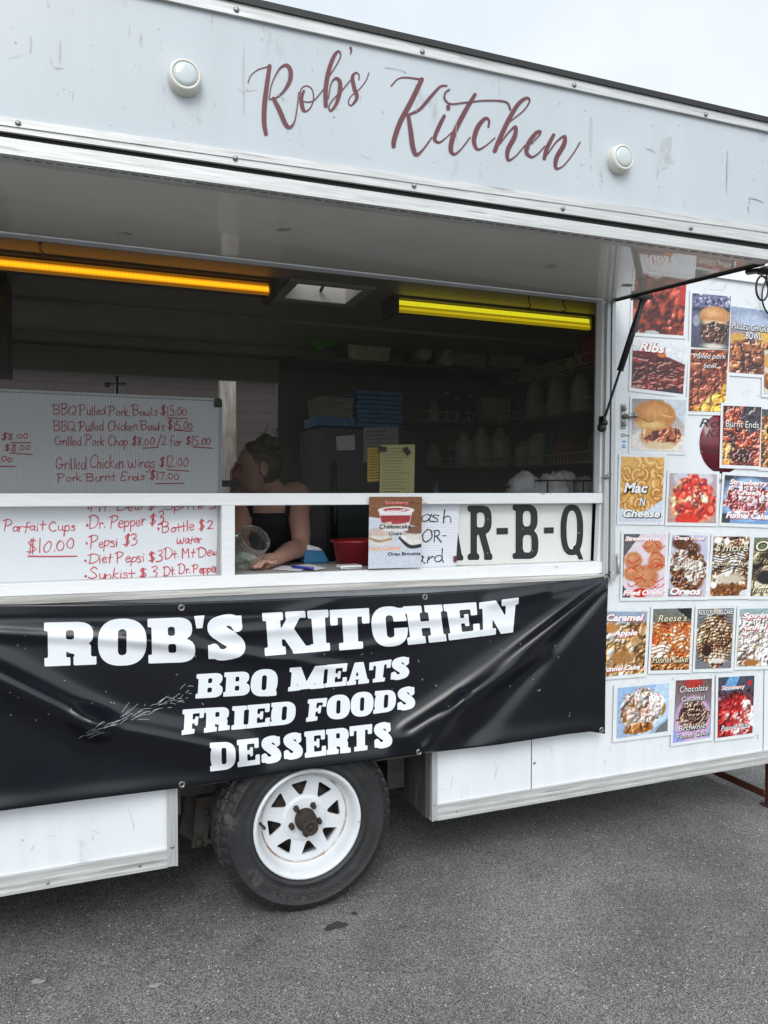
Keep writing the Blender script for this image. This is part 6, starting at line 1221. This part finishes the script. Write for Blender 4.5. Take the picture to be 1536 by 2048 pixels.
# tip jar, leaning towards the customer
gl = bpy.data.materials.new('clear_plastic_jar'); gl.use_nodes = True; N = gl.node_tree.nodes; K = gl.node_tree.links; N.clear(); so = N.new('ShaderNodeOutputMaterial'); tr_ = N.new('ShaderNodeBsdfTransparent'); tr_.inputs[0].default_value = (.88, .9, .9, 1); gs = N.new('ShaderNodeBsdfGlossy'); gs.inputs['Roughness'].default_value = .08; lw = N.new('ShaderNodeLayerWeight'); lw.inputs['Blend'].default_value = .28; mx = N.new('ShaderNodeMixShader')
df = N.new('ShaderNodeBsdfDiffuse'); df.inputs[0].default_value = (.5, .5, .5, 1); m2 = N.new('ShaderNodeMixShader'); m2.inputs[0].default_value = .10; K.new(tr_.outputs[0], m2.inputs[1]); K.new(df.outputs[0], m2.inputs[2]); K.new(lw.outputs['Facing'], mx.inputs[0]); K.new(m2.outputs[0], mx.inputs[1]); K.new(gs.outputs[0], mx.inputs[2]); K.new(mx.outputs[0], so.inputs['Surface'])
mo = W(510, 1077, .115); ax = Vector((.30, -.72, .62)).normalized(); rj = .068; base = mo-ax*.17; Mx = frame(base, ax)
lift = ZC-min((Mx @ Vector((rj*1.1*math.cos(t), rj*1.1*math.sin(t), h))).z for t in np.linspace(0, 6.28, 40) for h in (0, .1)); base.z += 0; 
JR = thing('tip_jar', (base.x, base.y, ZC), 'clear plastic tip jar tilted behind the window post with cash inside', 'jar')
c = MB(); c.lathe([(.001, .004), (rj*.9, .0), (rj*1.08, .02), (rj*1.1, .085), (rj*1.0, .125), (rj*.88, .140), (rj*.86, .15)], Mx, 48); add('jar_body', c, gl, JR)
c = MB(); c.lathe([(rj*.86, .146), (rj*.93, .148), (rj*.93, .156), (rj*.88, .158), (rj*.88, .165), (rj*.94, .167), (rj*.94, .174), (rj*.86, .175), (rj*.83, .17), (rj*.84, .146)], Mx, 56); add('jar_rim', c, gl, JR)
c = MB(); rr = random.Random(9)
for k in range(9):
    ctr = base+ax*rr.uniform(.02, .08)+Vector((rr.uniform(-.03, .03), rr.uniform(-.02, .02), rr.uniform(-.035, .0))); d1 = Vector((rr.gauss(0, 1), rr.gauss(0, .4), rr.gauss(0, .6))).normalized(); d2 = d1.cross(Vector((rr.gauss(0, 1), rr.gauss(0, 1), .3))).normalized()
    c.quad(ctr-d1*.04-d2*.015, ctr+d1*.035-d2*.015, ctr+d1*.04+d2*.018, ctr-d1*.035+d2*.018)
tag(add('banknotes', c, mat('crumpled_banknotes', (.38, .42, .34), .7, col2=(.16, .19, .14), scale=60), JR, fix=False), None, kind='stuff')
# extinguisher on the far post, dark box under the ceiling
c = MB(); p = W(473, 945, YI-.09); c.lathe([(.001, -.20), (.04, -.20), (.042, -.19), (.042, .03), (.03, .055), (.016, .065), (.016, .085), (.001, .085)], frame((p.x, p.y, p.z-.02), (0, 0, 1)), 20); FE = add('fire_extinguisher', c, M_REDP); tag(FE, 'small red extinguisher on the peeling post behind the woman', 'extinguisher')
c = MB(); c.box(p.x-.12, p.x+.06, p.y-.048, p.y-.043, p.z-.09, p.z-.05); c.box(p.x-.12, p.x-.11, p.y-.048, YI-.032, p.z-.09, p.z-.05); add('strap', c, M_BLK, FE)
c = MB(); a, b = W(-60, 742, .75), W(14, 640, .75); c.box(a.x, b.x, .75, .95, a.z, 2.478); c.box(a.x+.02, b.x-.02, .747, .75, a.z+.02, 2.42); mb_tag('hanging_speaker', c, M_BLK, 'black box hanging from the ceiling at the left end of the window', 'box', None, .004)
# little hooks under the flap's hinge line and worn patches on the panel
for (u, v) in ((1057, 590), (1127, 598), (80, 482)):
    p = WZ(u, v, 2.47); p.y = .30; p.x = (ray(u, v)[0]/ray(u, v)[1])*(D+.30); p.z = 2.489; c = MB(); c.tube([p, p+Vector((0, 0, -.03))]+[p+Vector((.012*math.sin(t), 0, -.042+.012*math.cos(t))) for t in np.linspace(0, 4, 8)], .0028, 6); c.ball(p+Vector((0, 0, -.004)), (.008, .008, .004), 8, 4); add('ceiling_hook', c, M_CHROME, T)
def on_flap(u, v, off=-.0012):
    r = Vector(ray(u, v)); n = Vector((XF1-XL, 0, ZF1-ZF0)).cross(Vector((0, -.012-(YF+.03), ZW1+.001-ZF1))); q0 = Vector((XF1, -.012, ZW1+.001)); o_ = Vector((0, -D, H)); t = (q0-o_).dot(n)/r.dot(n); p = o_+r*t; p.z += off; return p
M_TEAR = mat('torn_plywood_patch', (.30, .26, .19), .8, col2=(.42, .41, .38), scale=60)
for (u, v, w_, h_, sd_) in ((567, 459, 17, 4.5, 1), (1100, 533, 16, 5, 2), (1255, 571, 14, 2.5, 3), (910, 525, 8, 2, 4)):
    rr = random.Random(sd_); c = MB(); i = [c.vert(on_flap(u+w_*math.cos(t)*rr.uniform(.55, 1.1), v+h_*math.sin(t)*rr.uniform(.5, 1.2))) for t in np.linspace(0, 2*PI, 22)[:-1]]; c.face(i); add('worn_patch', c, M_TEAR, AW)
# red steel support frame at the far right
SP = thing('support_frame', (3.12, .5, GZ), 'red steel support frame standing under the right end of the trailer', 'support frame')
p = WZ(1533, 1612, GZ); c = MB(); y0 = p.y; x0 = p.x+.015
c.box(x0-.012, x0+.014, y0-.014, y0+.014, GZ, .42); c.box(x0-.018, x0+.018, y0+1.2, y0+1.236, GZ, .42); add('upright', c, M_REDST, SP)
c = MB(); c.box(x0-.014, x0-.008, y0+.02, y0+1.2, .02, .050); c.box(x0-.014, x0+.014, y0+.02, y0+1.2, .012, .0199); add('lower_bar', c, M_REDST, SP)
c = MB(); c.box(x0-.018, x0+.018, y0+.02, y0+1.2, .30, .34); add('upper_bar', c, M_REDST, SP)
c = MB(); c.box(x0-.03, x0+.04, y0-.03, y0+.03, GZ+.001, GZ+.009); add('foot_plate', c, M_RUST, SP)
c = MB(); c.obox((x0+.2, y0+.05, .24), (x0-.1, y0+1.3, .24), .06, .03); mb_tag('tow_bar', c, mat('pale_galvanised_bar', (.40, .39, .36), .5, .3, var=.2), 'pale galvanised bar beyond the red support frame', 'bar')
# ================================================================= THE WOMAN AT THE COUNTER
pS_L, pE_L, pW_L, pH_L = W(595, 990, .56), W(601, 1090, .40), W(549, 1119, .22), W(527, 1124, .17)
pS_R, pE_R, pW_R, pH_R = W(487, 1003, .62), W(478, 1080, .47), W(492, 1116, .31), W(506, 1124, .26)
hc = W(517, 936, .55); neck0 = W(543, 990, .58)
b = MB(); b.smooth = True
sx_ = (pS_L-pS_R); sx_.z = 0; sx_.normalize(); fw = Vector((sx_.y, -sx_.x, 0))
if fw.y > 0: fw = -fw
def loft(mb, rings, seg=28):
    i0 = len(mb.v); n = len(rings); old = mb.smooth; mb.smooth = True
    for (c, hw, hd) in rings:
        for q in range(seg): an = 2*PI*q/seg; mb.v.append(tuple(c+sx_*(hw*math.cos(an))+fw*(hd*math.sin(an))))
    for k in range(n-1):
        for q in range(seg): q2 = (q+1) % seg; mb.face((i0+k*seg+q, i0+k*seg+q2, i0+(k+1)*seg+q2, i0+(k+1)*seg+q))
    mb.face(range(i0, i0+seg)); mb.face(range(i0+(n-1)*seg, i0+n*seg)); mb.smooth = old
shm = (pS_L+pS_R)/2; floor_z = .56
pel = Vector((shm.x+.05, shm.y+.25, .98)); wst = Vector((shm.x+.03, shm.y+.16, 1.17)); chs = Vector((shm.x+.01, shm.y+.05, shm.z-.13)); upc = Vector((shm.x, shm.y+.01, shm.z-.03))
TR = [(pel+Vector((0, 0, -.08)), .15, .12), (pel, .175, .13), (wst, .135, .105), ((wst+chs)/2, .145, .115), (chs, .155, .125), (upc, .15, .10), (upc+Vector((0, 0, .045)), .10, .07), (neck0+Vector((0, 0, .01)), .056, .056)]
loft(b, TR)
b.tube([neck0+Vector((0, .01, -.03)), (neck0*.5+hc*.5)+Vector((.03, 0, -.03)), hc+Vector((.012, 0, -.04))], [.060, .053, .055], 20)
for S, E_, Wr in ((pS_L, pE_L, pW_L), (pS_R, pE_R, pW_R)):
    ub = catmull([upc*.45+S*.55, S, S*.6+E_*.4, E_, E_*.55+Wr*.45, Wr], 6); rad = np.interp(np.linspace(0, 5, len(ub)), [0, 1, 2, 3, 4, 5], [.062, .058, .049, .041, .040, .026]); b.tube(ub, rad, 18); b.ball(S, .058, 18, 12)
for Wr, Hd, sg in ((pW_L, pH_L, 1), (pW_R, pH_R, -1)):
    d = (Hd-Wr).normalized(); side = d.cross(Vector((0, 0, 1))).normalized(); pal = Wr+d*.05
    b.tube([Wr-d*.01, Wr+d*.03, Wr+d*.075], [.026, .031, .030], 14)
    for k, Lf in enumerate((.062, .072, .066, .052)):
        r0 = Wr+d*.075+side*(.026*(k-1.5)/1.5); b.tube([r0-d*.02, r0+d*Lf*.5+Vector((0, 0, .008)), r0+d*Lf+Vector((0, 0, -.014))], [.011, .0095, .0075], 10)
    r0 = Wr+d*.03+side*sg*-.026; b.tube([r0, r0+d*.03-side*sg*.02, r0+d*.06-side*sg*.018], [.012, .011, .008], 10)
for sg in (-1, 1):                                       # seated on the edge of the bench inside
    hp = pel+sx_*(.09*sg)+Vector((0, 0, -.03)); kn = Vector((hp.x-.02, hp.y-.02, .80)); kn = hp+fw*.02+Vector((0, 0, -.2)); ak = Vector((kn.x, kn.y+.04, floor_z+.08)); toe = ak+fw*.16+Vector((0, 0, -.05))
    b.tube([hp, kn, ak], [.088, .062, .042], 16); b.tube([ak+Vector((0, .03, -.04)), ak+fw*.06+Vector((0, 0, -.04)), toe], [.036, .038, .026], 12)
# head: a sphere worked into skull, brow, nose, lips, chin and jaw
hf = Vector((-.985, .12, -.10)).normalized(); hs = Vector((0, 0, 1)).cross(hf).normalized(); hu = hf.cross(hs)
def head_pt(x, y, z, grow=0.):
    """x forward, y sideways, z up on the unit sphere -> shaped head in metres"""
    fx, fy, fz = .094*x, .074*y, .112*z
    if z < 0:
        k = -z; fy *= 1-.34*k**1.5; fx = fx*(1-.10*k) if x > 0 else fx*(1-.45*k**1.2)
        if x > 0: fx += .010*k
    if x < 0: fx *= 1.06
    if x > 0 and not grow:
        g = lambda z0, wz, wy, y0=0.: math.exp(-((z-z0)/wz)**2)*math.exp(-((abs(fy)-y0)/wy)**2)*min(1, x*2)
        fx += .021*g(-.24, .12, .015)+.014*g(-.06, .16, .010)-.012*g(.04, .10, .020)        # nose, bridge
        fx -= .010*g(.03, .10, .017, .031); fx += .006*g(.20, .10, .04, .025)                # sockets, brow
        fx += .011*g(-.46, .05, .024)+.011*g(-.58, .05, .022)-.007*g(-.52, .025, .026)-.005*g(-.38, .04, .02)-.004*g(-.66, .05, .03)   # lips
        fx += .010*g(-.84, .12, .022); fx -= .006*g(-.30, .2, .02, .05)
    s_ = 1+grow
    return hc+hf*(fx*s_)+hs*(fy*s_)+hu*(fz*s_)
i0 = len(b.v); NS, NR = 64, 56
for k in range(NR+1):
    th = PI*k/NR
    for q in range(NS): an = 2*PI*q/NS; b.v.append(tuple(head_pt(math.sin(th)*math.cos(an), math.sin(th)*math.sin(an), math.cos(th))))
for k in range(NR):
    for q in range(NS): q2 = (q+1) % NS; b.face((i0+k*NS+q, i0+(k+1)*NS+q, i0+(k+1)*NS+q2, i0+k*NS+q2))
for sg in (-1, 1):                                       # ears
    e = hc+hs*(.073*sg)+hf*(-.012)+hu*(-.008); pts = [e+hf*(.012*math.cos(t)-.004)*1+hu*(.030*math.sin(t))+hs*(.010*sg) for t in np.linspace(-1.4, 4.0, 12)]; b.tube(pts, .0062, 8); b.ball(e+hu*-.004, (.012, .012, .02), 10, 8)
PR = add('person', b, M_SKIN); tag(PR, 'woman in a black tank top leaning on the counter with hair in a bun', 'person')
rm_ = PR.modifiers.new('one_skin', 'REMESH'); rm_.mode = 'VOXEL'; rm_.voxel_size = .0052; rm_.use_smooth_shade = True
sm_ = PR.modifiers.new('soften', 'SMOOTH'); sm_.factor = .5; sm_.iterations = 3
# hair drawn back into a bun
h = MB(); h.smooth = True; rr = np.random.default_rng(3); keep = {}; NS, NR = 72, 60
def hairy(x, y, z): return (x < .50-.55*max(0, .75-z) if z > .0 else x < .07+.35*z) and (z > -.62) and not (abs(y) > .55 and -.32 < z < .10 and -.30 < x < .14)
for k in range(NR+1):
    th = PI*k/NR
    for q in range(NS):
        an = 2*PI*q/NS; x, y, z = math.sin(th)*math.cos(an), math.sin(th)*math.sin(an), math.cos(th)
        if hairy(x, y, z): keep[(k, q)] = len(h.v); h.v.append(tuple(head_pt(x, y, z, .075+.012*math.sin(26*math.atan2(y, z+.3)+5*x))))
for k in range(NR):
    for q in range(NS):
        f = [(k, q), (k+1, q), (k+1, (q+1) % NS), (k, (q+1) % NS)]
        if all(a in keep for a in f): h.face([keep[a] for a in f])
hb_ = hc+hf*(-.045)+hu*.112
crumple(h, hb_, (.042, .042, .032), 8, 26, 18); crumple(h, hb_+hf*-.03+hu*-.012, (.034, .036, .03), 9, 22, 14)
for k in range(26):
    a0 = rr.uniform(-1.2, 1.2); p0 = head_pt(.45*math.cos(a0), .8*math.sin(a0), .62, .09); p2 = hb_+Vector(rr.normal(0, .012, 3)); h.tube(catmull([p0, (p0+p2)/2+hu*.012, p2], 5), .0035, 5)
for k in range(10): p0 = hb_+Vector(rr.normal(0, .02, 3)); h.tube(catmull([p0, p0+Vector(rr.normal(0, .02, 3))+hu*.02, p0+Vector(rr.normal(0, .035, 3))+hu*.015], 4), .0012, 4)
add('hair', h, M_HAIR, PR)
t_ = MB(); gr = Vector((.010, .010)); TT = [(c_, hw+.010, hd+.010) for c_, hw, hd in TR[1:6]]; TT[-1] = (upc+Vector((0, .0, -.035)), .148, .112); loft(t_, TT)
for sg in (-1, 1):
    a_ = upc+sx_*(.085*sg)+fw*.105+Vector((0, 0, -.05)); m_ = upc+sx_*(.092*sg)+Vector((0, 0, .078)); c_ = upc+sx_*(.08*sg)-fw*.105+Vector((0, 0, -.05)); cur = catmull([a_, a_*.5+m_*.5+fw*.022, m_, c_*.5+m_*.5-fw*.022, c_], 6)
    for k in range(len(cur)-1): t_.obox(cur[k], cur[k+1]+(cur[k+1]-cur[k])*.1, .034, .008, tuple(fw))
for sg in (-1, 1):
    for z_, r_, ln in ((.19, .0032, .62), (.0, .0022, .5)):
        e_ = MB(); e_.tube([head_pt(math.sqrt(max(.05, 1-y*y-z*z)), y*sg, z, .0)+hf*.001 for y, z in ((.22, z_-.02), (.38, z_+.02), (ln, z_-.05))], r_, 6); add('eyebrow' if z_ > .1 else 'eyelash', e_, M_HAIR, PR)
add('tank_top', t_, M_TANK, PR)
